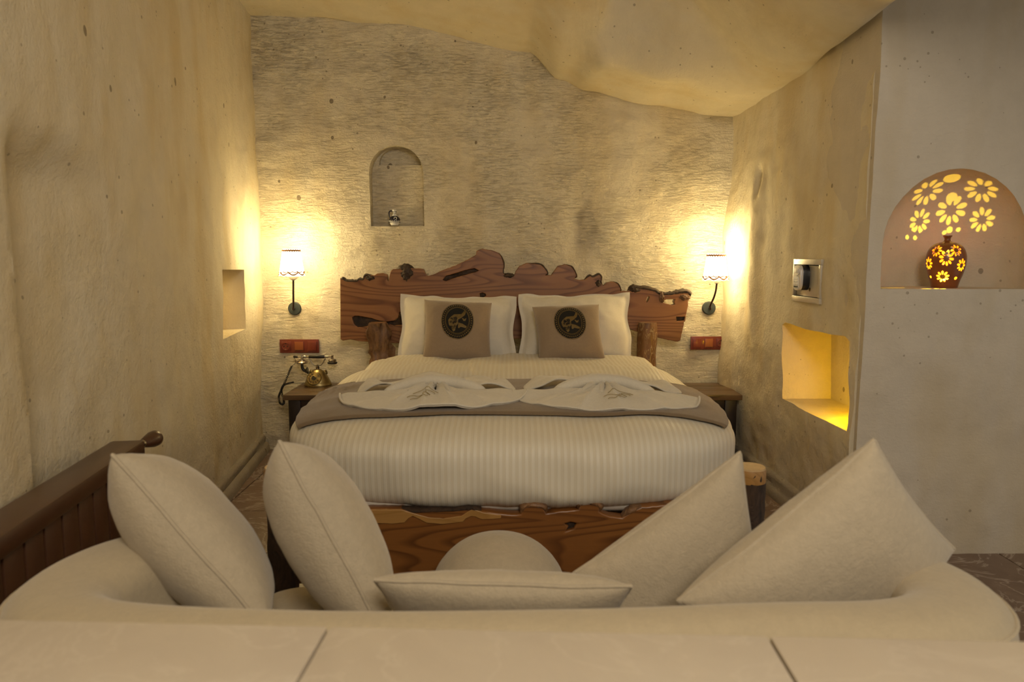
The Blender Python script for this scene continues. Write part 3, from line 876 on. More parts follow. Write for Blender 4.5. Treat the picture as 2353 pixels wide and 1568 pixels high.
# ------------------------------------------------------------------ towels folded as fans
def towel(px_c, label, mirror, logo):
    c = atZ(px_c, 900, ZT+.03); c.y = 2.905
    root = thing('fan_towel', label, 'towel', (c.x, c.y, bed_top(c.x, c.y)+.007), 'towels on the bed')
    zt = lambda x, y: bed_top(max(-.78, min(.78, x)), y) + .009
    def sheet(nm, pts_fn, nu, nv, thick=.006):
        vs = [pts_fn(i/(nu-1), j/(nv-1)) for j in range(nv) for i in range(nu)]
        o = obj(nm, vs, grid_faces(nu, nv), M_TOWEL, root, True, 80)
        md = o.modifiers.new('thick', 'SOLIDIFY'); md.thickness = thick; md.offset = 1
        return o
    # back wings: a bow-tie lying across, higher in the middle
    def back(u, v):
        s = -1+2*u; x = c.x + s*.335
        wdt = .085 + .11*(1-abs(s))**.6
        y = c.y + .135 - .03*s*s*mirror - .03*abs(s) + wdt*(v-.35) + .02*math.sin(s*6+mirror)*abs(s)
        h = .030*(1-s*s)**.8 + .010 + .010*math.sin(s*8+v*2+mirror) + .012*noise.noise((s*5+px_c, v*3, 1))
        h += .022*gauss(abs(s), .86, .10)*v + .014*(1-v)*gauss(abs(s), .6, .2)
        return Vector((x, y, zt(x, y) + max(.002, h)))
    sheet('back_wing', back, 60, 18)
    # front fan: pleats run from under the band to the hem
    def fan(u, v):
        ang = (-1+2*u)*math.radians(86)
        sn, cs = math.sin(ang), math.cos(ang)
        R = .315 + .06*abs(sn)**4; r = .03 + (R-.03)*v
        x = c.x + sn*r*1.03; y = c.y + .055 - cs*r*.88 - .045*abs(sn)*v
        ph = ang*(7.0 if mirror > 0 else 6.0) + .7*mirror
        pl = 1-abs(math.sin(ph))**.75                      # sharp valleys, round ridges
        h = .006 + .026*math.sin(PI*min(1, .25+.75*v))**.8*(.3+.7*cs) + .036*pl*(.25+.75*cs)*(1-.8*v)
        h += .018*v**4*max(0, math.sin(ang*3.0+1.2*mirror))**2*mirror*(1 if mirror > 0 else .3)
        h += .007*noise.noise((x*11, y*11, mirror)) + .024*max(0, abs(u-.5)*2-.82)/.18*v
        return Vector((x, y, zt(x, y) + max(.002, h)))
    fo_ = sheet('fan', fan, 110, 26)
    tube('hem', [fan(i/70, 1.0)+Vector((0, 0, .004)) for i in range(71)], .0045, M_TOWEL, root, 6)
    # band rolled over the pinch
    path = []
    for i in range(17):
        s_ = -1+2*i/16; x = c.x + s_*.21; y = c.y + .075 - .045*s_*s_
        path.append(Vector((x, y, zt(x, y) + .036*(1-s_*s_)**.8 + .014)))
    tube('band', path, lambda t: .010+.020*(1-abs(2*t-1)**2)**.6, M_TOWEL, root, 14, False, 3)
    # small rolls tucked in under the band
    for q, (dx, dy, l) in enumerate(((-.05, -.004, .075), (-.012, -.010, .085), (.035, -.004, .075))):
        p = [Vector((c.x+dx*(1+1.0*t), c.y+.05+dy-l*t, zt(c.x, c.y) + .040-.012*t*t)) for t in (0, .35, .7, 1)]
        tube('tucked_roll', p, lambda t: .017*(1-.55*t), M_TOWEL, root, 10, False, 5)
    # olive embroidered crest near the hem
    def E(x, y):
        # x, y in metres from the crest centre on the cloth
        xx, yy = c.x + (.045 if logo else -.02) + x, c.y - .12 + y
        best = fan_h(xx, yy); return Vector((xx, yy, best + .004))
    def fan_h(x, y):
        dx, dy = x-c.x, (c.y+.055-y)/.88; ang = math.atan2(dx/1.03, dy); R = .315+.06*abs(math.sin(ang))**4
        v = max(0, min(1, (math.hypot(dx/1.03, dy)-.03)/(R-.03))); u = (ang/math.radians(86)+1)/2
        return fan(u, v).z + .006
    ln = []
    ln.append([E(-.05+.1*t, .01+.035*math.sin(t*PI)) for t in [i/10 for i in range(11)]])
    ln.append([E(.02+.018*math.cos(a), .0+.016*math.sin(a)) for a in [i*.6 for i in range(9)]])
    ln.append([E(.005+.014*math.cos(a), -.02+.012*math.sin(a)) for a in [i*.6 for i in range(10)]])
    ln.append([E(-.07+.06*t, -.02+.012*math.sin(t*5)) for t in [i/10 for i in range(11)]])
    ln.append([E(-.055+.05*t, -.04+.004*math.sin(t*9)) for t in [i/10 for i in range(11)]])
    tubes('embroidery', ln, .0011, M_OLIVE, root, 5)
    return root
towel(996, 'white towel folded as a fan, its hem lifted in a wave, toward the telephone', 1, False)
towel(1392, 'white towel folded as a fan with a clear olive embroidered crest', -1, True)

# ------------------------------------------------------------------ bedside tables
ZN = .445
def nightstand(x0, x1, label):
    y0, y1 = 4.09, 4.50
    r = thing('nightstand', label, 'nightstand', ((x0+x1)/2, (y0+y1)/2, 0), 'dark wooden nightstands')
    n = 3
    for k in range(n):
        a, b = y0+(y1-y0)*k/n, y0+(y1-y0)*(k+1)/n
        box('top_board', (x0, a, ZN-.032), (x1, b-.0012, ZN), M_TABLE, r, .004)
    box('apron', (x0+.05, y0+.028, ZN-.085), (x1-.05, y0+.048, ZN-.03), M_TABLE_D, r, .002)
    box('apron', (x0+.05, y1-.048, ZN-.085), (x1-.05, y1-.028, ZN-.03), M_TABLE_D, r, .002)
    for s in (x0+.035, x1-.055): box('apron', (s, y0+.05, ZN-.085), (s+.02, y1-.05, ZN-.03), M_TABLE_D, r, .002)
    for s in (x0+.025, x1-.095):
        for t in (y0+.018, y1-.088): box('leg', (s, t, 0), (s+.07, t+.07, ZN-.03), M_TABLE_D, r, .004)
    return r
xl = atZ(650, 908, ZN).x; xr = atZ(1712, 908, ZN).x
nightstand(xl, -.915, 'dark brown wooden nightstand with the antique telephone on it')
nightstand(.89, xr-.015, 'dark brown wooden nightstand with a bare top, below the socket plate')

# ------------------------------------------------------------------ antique telephone
PH = atZ(731, 886, ZN); U = .00268
tel = thing('telephone', 'antique brass rotary telephone with black handset on the nightstand', 'telephone', (PH.x, PH.y, ZN))
def T(px, py, dy=0.0): return Vector((PH.x+(px-731)*U, PH.y+dy, ZN+(886-py)*U))
lathe('base', [(0, 0), (31.5*U, 0), (32*U, 2*U), (31*U, 6*U), (29.5*U, 8*U), (28*U, 12*U), (24*U, 20*U), (19*U, 28*U), (14*U, 34*U), (8*U, 38*U), (4.5*U, 39*U), (0, 39*U)], (PH.x, PH.y, ZN), M_BRASS, tel, 44, scale=(1, .8))
lathe('base_foot', [(0, 0), (29*U, 0), (29*U, 1.2*U), (0, 1.2*U)], (PH.x, PH.y, ZN-.001), M_BLACK, tel, 40, scale=(1, .8))
tl = Matrix.Rotation(math.radians(58), 3, 'X')
dc = T(727, 866.5, -22*U*.8)
dial = lathe('dial', [(0, -3*U), (16*U, -3*U), (17*U, -1*U), (17*U, .8*U), (15.6*U, 2*U), (14.8*U, 1*U), (8*U, 1*U), (7.4*U, 2*U), (6.2*U, 2.2*U), (5.8*U, 1.4*U), (0, 1.4*U)], dc, M_BRASS, tel, 44, tilt=tl)
for k in range(11):
    a = 2*PI*k/12+.5
    p = dc + tl @ Vector((11.2*U*math.cos(a), 11.2*U*math.sin(a), 1.3*U))
    lathe('finger_hole', [(0, 0), (1.9*U, 0), (2.4*U, .5*U), (2.4*U, .9*U), (1.7*U, .9*U), (1.4*U, .3*U), (0, .3*U)], p, M_BRASS_D, dial, 12, tilt=tl)
lathe('dial_centre', [(0, 0), (5.6*U, 0), (5.6*U, .5*U), (0, .6*U)], dc + tl @ Vector((0, 0, 1.3*U)), M_BLACK, dial, 24, tilt=tl)
lathe('neck', [(0, 37*U), (4.6*U, 37*U), (3.4*U, 41*U), (4.4*U, 43*U), (2.4*U, 46*U), (2.0*U, 49*U), (0, 49*U)], (PH.x, PH.y, ZN), M_BRASS_D, tel, 20)
for s in (-1, 1):
    tube('cradle_arm', [T(731, 838), T(731+s*7, 838.5), T(731+s*11, 835), T(731+s*15, 829), T(731+s*17.5, 823)], lambda t: 1.5*U*(1-.3*t), M_NICKEL, tel, 8, False, 5)
    tube('cradle_prong', [T(731+s*16.5, 827), T(731+s*19, 825), T(731+s*19, 821)], .9*U, M_NICKEL, tel, 6, False, 3)
    lathe('bell', [(0, 0), (6.5*U, 0), (6*U, 3*U), (4*U, 6*U), (1.5*U, 7.6*U), (1.2*U, 9*U), (0, 9*U)], T(731+s*15, 858, 6*U), M_BRASS, tel, 22, tilt=Matrix.Rotation(math.radians(22*s), 3, 'Y'))
hz = 818.3
def hx(nm, a, b, prof, mat):
    """turned piece along the handset axis from pixel a to b; prof: (t, radius)"""
    pts = [(0, (a-731)*U)] + [(r*U, ((a+(b-a)*t)-731)*U) for t, r in prof] + [(0, (b-731)*U)]
    return lathe(nm, pts, (PH.x, PH.y, ZN+(886-hz)*U), mat, tel, 18, 'X')
grip = hx('handle', 711, 749, [(0, 2.6), (.05, 3.6), (.5, 4.1), (.95, 3.6), (1, 2.6)], M_BLACK)
hx('handset_rod', 684, 711.5, [(0, 1.8), (.55, 1.8), (.6, 3.0), (.75, 3.0), (.8, 2.0), (1, 3.0)], M_NICKEL)
hx('handset_rod', 748.5, 768, [(0, 3.0), (.2, 2.0), (.3, 2.8), (.5, 1.8), (1, 1.6)], M_NICKEL)
hx('end_cap', 676, 686, [(0, 2.4), (.1, 2.9), (.9, 2.9), (1, 2.4)], M_BLACK)
def tv(nm, px, py, prof, mat, dy=0):
    return lathe(nm, [(0, -prof[0][1]*U)]+[(r*U, -z*U) for r, z in prof]+[(0, -prof[-1][1]*U)], T(px, py, dy), mat, tel, 24)
# mouthpiece side: a disc under the rod with a curved horn
tv('mouthpiece', 695.5, 818, [(9, 17), (12.5, 16), (13, 13), (11, 11), (8, 10), (7, 7), (3.2, 6), (3.2, 1), (2.4, -3)], M_NICKEL)
tube('horn', [T(695, 834), T(695.5, 843), T(698, 849), T(703, 851.5), T(708, 851)], lambda t: (3.2+.4*t+5.0*max(0, t-.7)/.3)*U, M_BLACK, tel, 14, False, 6)
tv('earpiece', 766, 818, [(8.5, 13), (9, 8), (7.5, 6), (3, 5), (2.6, -1), (3.6, -3), (1.5, -4.5)], M_NICKEL)
tv('ear_pad', 766, 818, [(10, 17), (11.2, 16), (11.2, 13.5), (9.5, 12.5)], M_BLACK)
# spiral cord
key = [(676, 838), (670, 853), (662, 872), (655, 885), (647, 899), (641, 912), (642, 925), (649, 929), (655, 922), (654, 908), (652, 895), (655, 884), (664, 879.5), (677, 877)]
cp = smooth_path([T(x, y, -.04-.02*math.sin(i*.8)) for i, (x, y) in enumerate(key)], 40)
hel = []
for i, p in enumerate(cp):
    t = (cp[min(i+1, len(cp)-1)]-cp[max(i-1, 0)]).normalized(); u = t.cross(Vector((0, 1, 0))).normalized(); w = t.cross(u)
    a = i*.85; hel.append(p + (u*math.cos(a)+w*math.sin(a))*2.0*U)
cord = tube('spiral_cord', hel, .85*U, M_BLACK, tel, 5)
tube('cord_end', [T(678, 820.5), T(681, 828), T(679, 834), T(676, 838, -.04)], .5*U, M_BLACK, tel, 6, False, 6)
tube('cord_end', [T(677, 877, -.05), T(690, 879, -.03), T(703, 880, -.0)], .5*U, M_BLACK, tel, 6, False, 6)
w = [Vector((T(711, 0).x, 4.515, z)) for z in (ZN-.02, .36, .28, .2, .08)]
for i, p in enumerate(w): p.x += .006*math.sin(i*1.7)
o = tube('wall_cable', w, .003, M_BLACK, None, 6, False, 5)
tag(o, 'thin black cable hanging down the wall beneath the telephone nightstand', 'cable')

# ------------------------------------------------------------------ wall sconces
def wall_y(x, z): return YB - disp_back(x+1.95, z)
def sconce(pd, ps, stem, lab, r_top, r_bot, y_top, y_bot):
    """pd: backplate centre px; ps: shade axis px x"""
    d = atY(*pd, YB-.03); yw = wall_y(d.x, d.z); d.y = yw
    root = thing('wall_sconce', lab, 'wall lamp', (d.x, yw, d.z), 'bedside wall sconces')
    yl = yw-.19; u = yl/F*1.0
    lathe('backplate', [(0, -.012), (.042, -.012), (.042, .010), (.037, .015), (0, .017)], (d.x, yw, d.z), M_IRON, root, 32, 'Y')
    path = [Vector((d.x, yw-.012, d.z)), Vector((d.x, yw-.05, d.z-.004))] + [atY(px, py, yw-.08-(yw-.08-yl)*k/3) for k, (px, py) in enumerate(stem)]
    tube('stem', path, .006, M_STEM, root, 10, False, 8)
    top = path[-1]
    lathe('cup', [(0, 0), (.012, .002), (.022, .012), (.040, .026), (.040, .030), (.012, .032), (.012, .062), (0, .062)], top, M_CUPW, root, 28)
    zt, zb = atY(ps, y_top, yl).z, atY(ps, y_bot, yl).z; cx = atY(ps, y_bot, yl).x
    rt, rb = r_top*u, r_bot*u; S = 48; vs = []
    # scalloped pleated shade, open above and below
    for j in range(9):
        t = j/8
        for k in range(S):
            a = 2*PI*k/S; r = (rb+(rt-rb)*t**.85)*(1+.018*math.cos(a*16))
            z = zb+(zt-zb)*t - (.012*(abs(math.sin(a*4))**.8)*(1-t)**6)
            vs.append(Vector((cx+r*math.cos(a), yl+r*math.sin(a), z)))
    sh = obj('shade', vs, grid_faces(S, 9, True), M_SHADE, root, True, 80)
    def trim(zf, rf, sc, hz_, amp, ph):
        vs = []
        for k in range(S*2):
            a = 2*PI*k/(S*2); zz = zf - amp*abs(math.sin(a*sc+ph))
            for dr, dz in ((.0015, hz_), (.003, hz_*.4), (.0025, -hz_*.6)):
                r = rf(zz+dz)*(1+.018*math.cos(a*16))+dr; vs.append(Vector((cx+r*math.cos(a), yl+r*math.sin(a), zz+dz)))
        fs = []
        for k in range(S*2):
            for q in range(2):
                a, b = k*3+q, ((k+1) % (S*2))*3+q; fs.append((a, b, b+1, a+1))
        o = obj('lace_trim', vs, fs, M_TRIM, sh, True, 80)
        return o
    rz = lambda z: rb+(rt-rb)*max(0, min(1, (z-zb)/(zt-zb)))**.85
    trim(zt-.007, rz, 12, .008, .005, 0); trim(zb+.010, rz, 4, .006, .016, 0); trim(zb+.016, rz, 8, .004, .008, .4)
    bulb = lathe('bulb', [(0, 0), (.012, .0), (.014, .02), (.022, .045), (.016, .07), (0, .078)], (cx, yl, zb+.015), M_SHADE_IN, root, 20)
    L = bpy.data.lights.new('sconce_light', 'POINT'); L.energy = 3.8; L.color = (1.0, .78, .37); L.shadow_soft_size = .05
    lo = bpy.data.objects.new('sconce_light', L); COL.objects.link(lo); lo.parent = root
    lo.location = Vector((cx, yl, zt+.045)) - root.location
    return root
sconce((675, 710), 671, [(674, 704), (674, 680), (674, 660), (674, 645)], 'wall sconce with upright stem and glowing white shade above the telephone', 19, 28.5, 573, 630)
sconce((1628, 708), 1644, [(1632, 703), (1640, 685), (1645, 668), (1647, 652)], 'wall sconce with curved stem and glowing white shade above the bare nightstand', 20, 28.5, 584, 640)

# ------------------------------------------------------------------ socket plates
def socket_plate(px0, px1, py0, py1, kinds, lab):
    a, b = atY(px0, py1, YB-.03), atY(px1, py0, YB-.03)
    y = min(wall_y(x_, z_) for x_ in (a.x, (a.x+b.x)/2, b.x) for z_ in (a.z, b.z)) + .004
    w = (b.x-a.x)/3; h = b.z-a.z
    r = thing('socket_plate', lab, 'socket', ((a.x+b.x)/2, y, a.z), 'bedside socket plates')
    box('frame', (a.x, y-.012, a.z), (b.x, y+.004, b.z), M_SOCK, r, .003)
    for i, k in enumerate(kinds):
        x0, x1 = a.x+w*i+w*.17, a.x+w*(i+1)-w*.17; z0, z1 = a.z+h*.17, b.z-h*.17; cx, cz = (x0+x1)/2, (z0+z1)/2
        box('bezel', (x0-.004, y-.015, z0-.004), (x1+.004, y-.008, z1+.004), M_SOCK, r, .0015)
        mt = M_SOCK2 if k == 'lit' else M_SOCK
        m = box('switch_rocker' if k != 'socket' else 'socket_insert', (x0, y-.019, z0), (x1, y-.010, z1), mt, r, .002)
        if k == 'socket':
            R = w*.29
            lathe('socket_well', [(0, .0008), (R*.86, .0008), (R*.9, .003), (R, .0035), (R, -.003), (0, -.003)], (cx, y-.019, cz), M_SOCK, m, 28, 'Y')
            for s in (-1, 1): lathe('pin_hole', [(0, 0), (.0038, 0), (.0038, .0018), (0, .0018)], (cx+s*R*.42, y-.0192, cz), M_BLACK, m, 12, 'Y')
            lathe('earth_clip', [(0, 0), (.003, 0), (.003, .003), (0, .003)], (cx, y-.0192, cz-R*.75), M_NICKEL, m, 10, 'Y')
            lathe('earth_clip', [(0, 0), (.003, 0), (.003, .003), (0, .003)], (cx, y-.0192, cz+R*.75), M_BLACK, m, 10, 'Y')
        elif k == 'lit':
            box('rocker_groove', (x0+.004, y-.0198, z0+.002), (x1-.004, y-.0185, z0+.0045), M_BLACK, m, .0005)
    return r
socket_plate(642, 731, 781, 812, ('socket', 'lit', 'plain'), 'red-brown socket and switch plate above the antique telephone')
socket_plate(1585, 1668, 773, 803, ('plain', 'lit', 'socket'), 'red-brown socket and switch plate above the bare nightstand')

# ------------------------------------------------------------------ jug in the back niche
jc = atY(907, 517.5, YB+.012)
JU = (YB+.012)/F
jz = atY(905, 518, YB-.0).z
jug = thing('jug', 'small black and white painted jug in the arched wall niche', 'jug', (jc.x, YB+.012, jz))
def J(px, py): return Vector((jc.x+(px-907)*JU, YB+.012, jz+(518-py)*JU))
lathe('jug_base', [(0, 0), (8*JU, 0), (11.2*JU, 6*JU), (12.5*JU, 9*JU), (0, 9*JU)], (jc.x, YB+.012, jz), M_JUGW, jug, 28)
lathe('jug_body', [(0, 9*JU), (12.6*JU, 9*JU), (12.8*JU, 12*JU), (11*JU, 17*JU), (6*JU, 21*JU), (0, 21*JU)], (jc.x, YB+.012, jz), M_JUGD, jug, 28)
lathe('jug_neck', [(0, 20*JU), (6*JU, 20.5*JU), (3.6*JU, 26*JU), (4*JU, 31*JU), (5.6*JU, 35*JU), (0, 34*JU)], (jc.x+0*JU, YB+.012, jz), M_JUGW, jug, 24)
tube('jug_handle', [J(902, 486), J(897, 486), J(894.5, 491), J(896, 500), J(898, 505)], 1.5*JU, M_JUGD, jug, 8, False, 5)
for r, z, cnt, mt, br in ((12.0, 7.2, 16, M_JUGD, 1.2), (12.4, 10.4, 18, M_JUGW, 1.0), (4.4, 30, 9, M_JUGD, .9), (3.9, 26, 8, M_JUGD, .8)):
    V, Fc = [], []
    for k in range(cnt):
        a = 2*PI*k/cnt; p = Vector((jc.x+r*JU*math.cos(a), YB+.012+r*JU*math.sin(a), jz+z*JU)); f0 = len(V)
        V += [p+Vector(d)*br*JU for d in ((1, 0, 0), (-1, 0, 0), (0, 1, 0), (0, -1, 0), (0, 0, 1.4), (0, 0, -1.4))]
        Fc += [tuple(f0+i for i in q) for q in ((0, 2, 4), (2, 1, 4), (1, 3, 4), (3, 0, 4), (2, 0, 5), (1, 2, 5), (3, 1, 5), (0, 3, 5))]
    obj('painted_dots', V, Fc, mt, jug, True, 60)
tube('painted_eye', [J(910.5+3*math.cos(t*PI/6), 503-3*math.sin(t*PI/6)) + Vector((0, -11.6*JU, 0)) for t in range(12)], .7*JU, M_JUGW, jug, 5, True)

# ------------------------------------------------------------------ wall safe
EY = (RP(yn_, 0)-RP(yf, 0)).normalized(); EZ = Vector((0, 0, 1)); LS = (RP(yn_, 0)-RP(yf, 0)).length; HS = zs1-zs0
ds = max(disp_right((y_-yR0)/(4.75-yR0)*LR, z_) for y_ in (yf, yn_) for z_ in (zs0, zs1))
O = RP(yf, zs0, ds-.018)
safe = thing('wall_safe', 'small steel safe set into the wall with a keypad on its door', 'safe', O)
fw = .026
for nm, lo, hi in (('frame_rail', (0, 0), (LS, fw)), ('frame_rail', (0, HS-fw), (LS, HS)), ('frame_stile', (0, fw), (fw*.6, HS-fw)), ('frame_stile', (LS-fw*.7, fw), (LS, HS-fw))):
    frame_box(nm, O, EY, EZ, NR, (lo[0], lo[1], -.08), (hi[0], hi[1], .026), M_STEEL, safe, .002)
frame_box('back_plate', O, EY, EZ, NR, (0, 0, -.115), (LS, HS, -.07), M_BLACK, safe, .002)
frame_box('door', O, EY, EZ, NR, (fw*.6+.006, fw+.002, -.07), (LS-fw*.7-.002, HS-fw-.003, .012), M_STEEL, safe, .003)
def oval(nm, cx, cz, rx, rz, d0, d1, mat, parent, taper=.96):
    S = 28; vs = []
    for d, k in ((d0, 1), (d1-.004, 1), (d1, taper)):
        for i in range(S):
            a = 2*PI*i/S; c, s = math.cos(a), math.sin(a)
            x = math.copysign(abs(c)**.65, c)*rx*k; z = math.copysign(abs(s)**.65, s)*rz*k
            vs.append(O + EY*(cx+x) + EZ*(cz+z) + NR*d)
    return obj(nm, vs, grid_faces(S, 3, True)+[tuple(range(S-1, -1, -1)), tuple(range(2*S, 3*S))], mat, parent, True, 40)
kx, kz = LS*.40, HS*.57
kp = oval('keypad_body', kx, kz, .042, .060, -.006, .045, M_BLACK, safe)
oval('keypad_face', kx, kz, .042, .061, .045, .058, M_SILVER, kp)
oval('display_bezel', kx, kz+.032, .030, .021, .058, .061, M_SILVER, kp)
frame_box('display', O, EY, EZ, NR, (kx-.020, kz+.022, .06), (kx+.020, kz+.044, .063), M_KEYS, kp, .001)
oval('key_field', kx, kz-.022, .028, .032, .058, .060, M_KEYS, kp)
for i in range(3):
    for j in range(4):
        frame_box('key', O, EY, EZ, NR, (kx-.020+i*.0145, kz-.046+j*.0125, .0595), (kx-.009+i*.0145, kz-.038+j*.0125, .0625), M_KEYS if j else M_IRON, kp, .001)
kd = O + EY*(LS*.55) + EZ*(HS*.30)
tq = Vector((0, 0, 1)).rotation_difference(NR).to_matrix()
lathe('lock_knob', [(0, -.006), (.011, -.006), (.012, .006), (.010, .012), (0, .013)], kd, M_BRASS, safe, 18, tilt=tq)

# ------------------------------------------------------------------ hidden strip in the low niche, added glow in the side niche
pc = onR(1950, 880); zsill = onR(1953, 991).z
o = box('led_strip', (RW(pc.y)+.05, pc.y+.012, zsill+.012), (RW(pc.y)+.21, pc.y+.020, zsill+.05), M_LED, None, .001)
area_light('niche_light', (RW(pc.y)+.07, pc.y+.03, zsill+.13), (RW(pc.y)+.24, pc.y+.11, zsill-.02), .07, 1.9, (1.0, .57, .0))
tag(o, 'yellow light strip on the side of the low wall niche', 'light strip')
def point(name, loc, power, color, rad, parent=None):
    L = bpy.data.lights.new(name, 'POINT'); L.energy = power; L.color = color; L.shadow_soft_size = rad
    lo = bpy.data.objects.new(name, L); COL.objects.link(lo); lo.location = loc
    return lo

nl = (a_n+b_n)/2
area_light('side_niche_fill', nl - NL*.10 - Vector((0, 0, .02)), nl - NL*.14 - Vector((0, 0, .5)), .06, .22, (1.0, .62, .16))  # amber fill added to warm the side niche, which has no known lamp

# ------------------------------------------------------------------ pierced vase lamp
vx = atY(2170, 650, 3.0)
VC = Vector((vx.x, 3.0, ZS)); VU = 2.99/F
prof = [(30, 0), (31, 2), (32, 6), (35, 16), (41, 32), (45.5, 50), (46.8, 62), (46, 74), (42, 86), (35, 95), (25, 101), (14, 104), (9, 106), (7, 110), (8, 114), (10.5, 117), (10.5, 119)]
prof = [(r*.87, z) for r, z in prof]
pr = smooth_path([Vector((r*VU, 0, z*VU)) for r, z in prof], 12)
LP = VC + Vector((0, 0, 34*VU))          # the bulb
NA = 420
holes = []          # (unit direction, angular radius of the flower or dot, kind, spin)
def hole_dir(p, rad, kind, spin=0.): holes.append(((Vector(p)-LP).normalized(), rad, kind, spin))
def on_apse(px, py):
    c = atY(2183, 664, YN); d = ray(px, py); h1 = atY(2170, 388, YN).z-ZS; y = YN
    while y < YN+.27:
        p = CAM + d*(y/d.y); z = p.z-ZS
        r = 1.0 if z < .17 else math.sqrt(max(0, 1-((z-.17)/(h1-.17))**2))
        if ((p.x-c.x)/.29)**2 + ((p.y-YN)/.27)**2 > r*r and y > YN+.03: break
        y += .002
    return p
for px, py, R, kind, sp in ((2185, 482, 35, 'f', 0), (2130, 440, 38, 'f', .3), (2256, 434, 38, 'f', .2), (2112, 508, 27, 'f', .1), (2257, 505, 28, 'f', .4), (2187, 452, 12, 'd', 0), (2182, 527, 7, 'd', 0), (2170, 533, 5, 'd', 0), (2202, 527, 5, 'd', 0), (2098, 526, 5, 'd', 0), (2116, 528, 4, 'd', 0), (2084, 545, 5, 'd', 0), (2102, 546, 5, 'd', 0)):
    ww = on_apse(px, py); dist = (ww-LP).length
    hole_dir(ww, R*VU*.92/dist, kind, sp)
def vsurf(px, py):
    """front surface of the vase seen at a pixel"""
    zz = VC.z+(655-py)*VU; rel = (655-py)
    r = next((a[0]+(b[0]-a[0])*(rel-a[1])/(b[1]-a[1]) for a, b in zip(prof, prof[1:]) if a[1] <= rel <= b[1]), 40)*VU
    dx = (px-2171)*VU*.87; dx = max(-r*.97, min(r*.97, dx))
    cd = Vector((-VC.x, -VC.y, 0)).normalized(); pd = Vector((-cd.y, cd.x, 0))
    return VC + pd*dx + cd*math.sqrt(max(1e-6, r*r-dx*dx)) + Vector((0, 0, zz-VC.z))
def P8(x, y): return (1960+x/4.61, 360+y/4.61)
for x, y, R, kind, sp in ((975, 1052, 88, 'f', 0), (950, 1240, 80, 'f', .2), (868, 972, 70, 'f', .1), (1070, 965, 75, 'f', .3), (795, 1110, 70, 'f', .2), (1135, 1125, 72, 'f', .1), (826, 1245, 17, 'd', 0), (1085, 1255, 20, 'd', 0)):
    p = vsurf(*P8(x, y)); hole_dir(p, R/4.61*VU*.80/(p-LP).length, kind, sp)
frames = []
for d, R, k, sp in holes:
    u = d.cross(Vector((0, 0, 1))).normalized(); w = u.cross(d); frames.append((d, u, w, R, k, sp))
def pierced(p):
    q = (p-LP); q.normalize()
    for d, u, w, R, k, sp in frames:
        c = q.dot(d)
        if c < .6: continue
        a, b = q.dot(u)/c, q.dot(w)/c; r = math.hypot(a, b)/R
        if r > 1: continue
        if k == 'd': return True
        if r < .34: continue
        an = (math.atan2(b, a)+sp) % (2*PI/9) - PI/9
        # a petal: an ellipse from .34 R to R
        ex, ey = (r*math.cos(an)-.68)/.32, r*math.sin(an)/(.165*(.75+.4*r))
        if ex*ex+ey*ey < 1: return True
    return False
rows = []
dense = []
for a, b in zip(pr, pr[1:]):
    dense.append(a)
    if (b-a).length > .0016: dense.append((a+b)/2)
dense.append(pr[-1])
vs = []
for q in dense:
    for k in range(NA):
        a = 2*PI*k/NA; vs.append(Vector((VC.x+q.x*math.cos(a), VC.y+q.x*math.sin(a), VC.z+q.z)))
fs = []
for f in grid_faces(NA, len(dense), True):
    c = (vs[f[0]]+vs[f[1]]+vs[f[2]]+vs[f[3]])/4
    if not pierced(c): fs.append(f)
fs.append(tuple(range(NA-1, -1, -1)))
vroot = thing('vase_lamp', 'brown ceramic vase lamp pierced with glowing flowers in the arched niche', 'lamp', VC)
body = obj('vase_body', vs, fs, M_VASE, vroot, True, 60)
lathe('vase_bulb', [(0, 0), (.006, 0), (.006, .012), (.009, .02), (.006, .03), (0, .032)], VC+Vector((0, 0, .002)), M_CUPW, vroot, 16)
L = bpy.data.lights.new('vase_light', 'POINT'); L.energy = 5.0; L.color = (1.0, .64, .04); L.shadow_soft_size = .0016
lo = bpy.data.objects.new('vase_light', L); COL.objects.link(lo); lo.parent = vroot; lo.location = LP-VC

# ------------------------------------------------------------------ radiator on the left wall
r0, r1 = onL(-60, 1198, .1), onL(312, 1021, .1)
zt = (onL(0, 1170, .1).z + onL(320, 1021, .1).z)/2 - .012
RO = Vector((LW(r1.y), r1.y, 0)); EX = (Vector((LW(.7), .7, 0))-RO).normalized(); LEN = (Vector((LW(.7), .7, 0))-RO).length
zbot = zt-.52
rad = thing('radiator', 'brown wood-look panel radiator with vertical grooves low on the wall', 'radiator', RO + Vector((0, 0, 0)))
frame_box('back_panel', RO, EX, EZ, NL, (.01, zbot, .03), (LEN, zt-.02, .085), M_BLACK, rad, .002)
frame_box('top_cover', RO, EX, EZ, NL, (0, zt-.055, .02), (LEN, zt, .125), M_RAD, rad, .012)
frame_box('end_cover', RO, EX, EZ, NL, (0, zbot, .02), (.012, zt-.03, .118), M_RAD, rad, .003)
sp = .088
k = 0
while (k+1)*sp < LEN:
    frame_box('front_slat', RO, EX, EZ, NL, (.012+k*sp, zbot, .082), (.012+(k+1)*sp-.010, zt-.06, .112), M_RAD, rad, .0015); k += 1
vp = RO + EX*.004 + EZ*(zt-.022) + NL*.095
vd = (-EX + NL*.25).normalized()
vq = Vector((0, 0, 1)).rotation_difference(vd).to_matrix()
lathe('valve_neck', [(0, -.01), (.008, -.01), (.008, .03), (.013, .031), (.013, .042), (0, .042)], vp, M_NICKEL, rad, 16, tilt=vq)
lathe('thermostat_knob', [(0, .04), (.014, .04), (.020, .06), (.027, .09), (.027, .108), (.022, .118), (0, .12)], vp, M_RAD, rad, 22, tilt=vq)
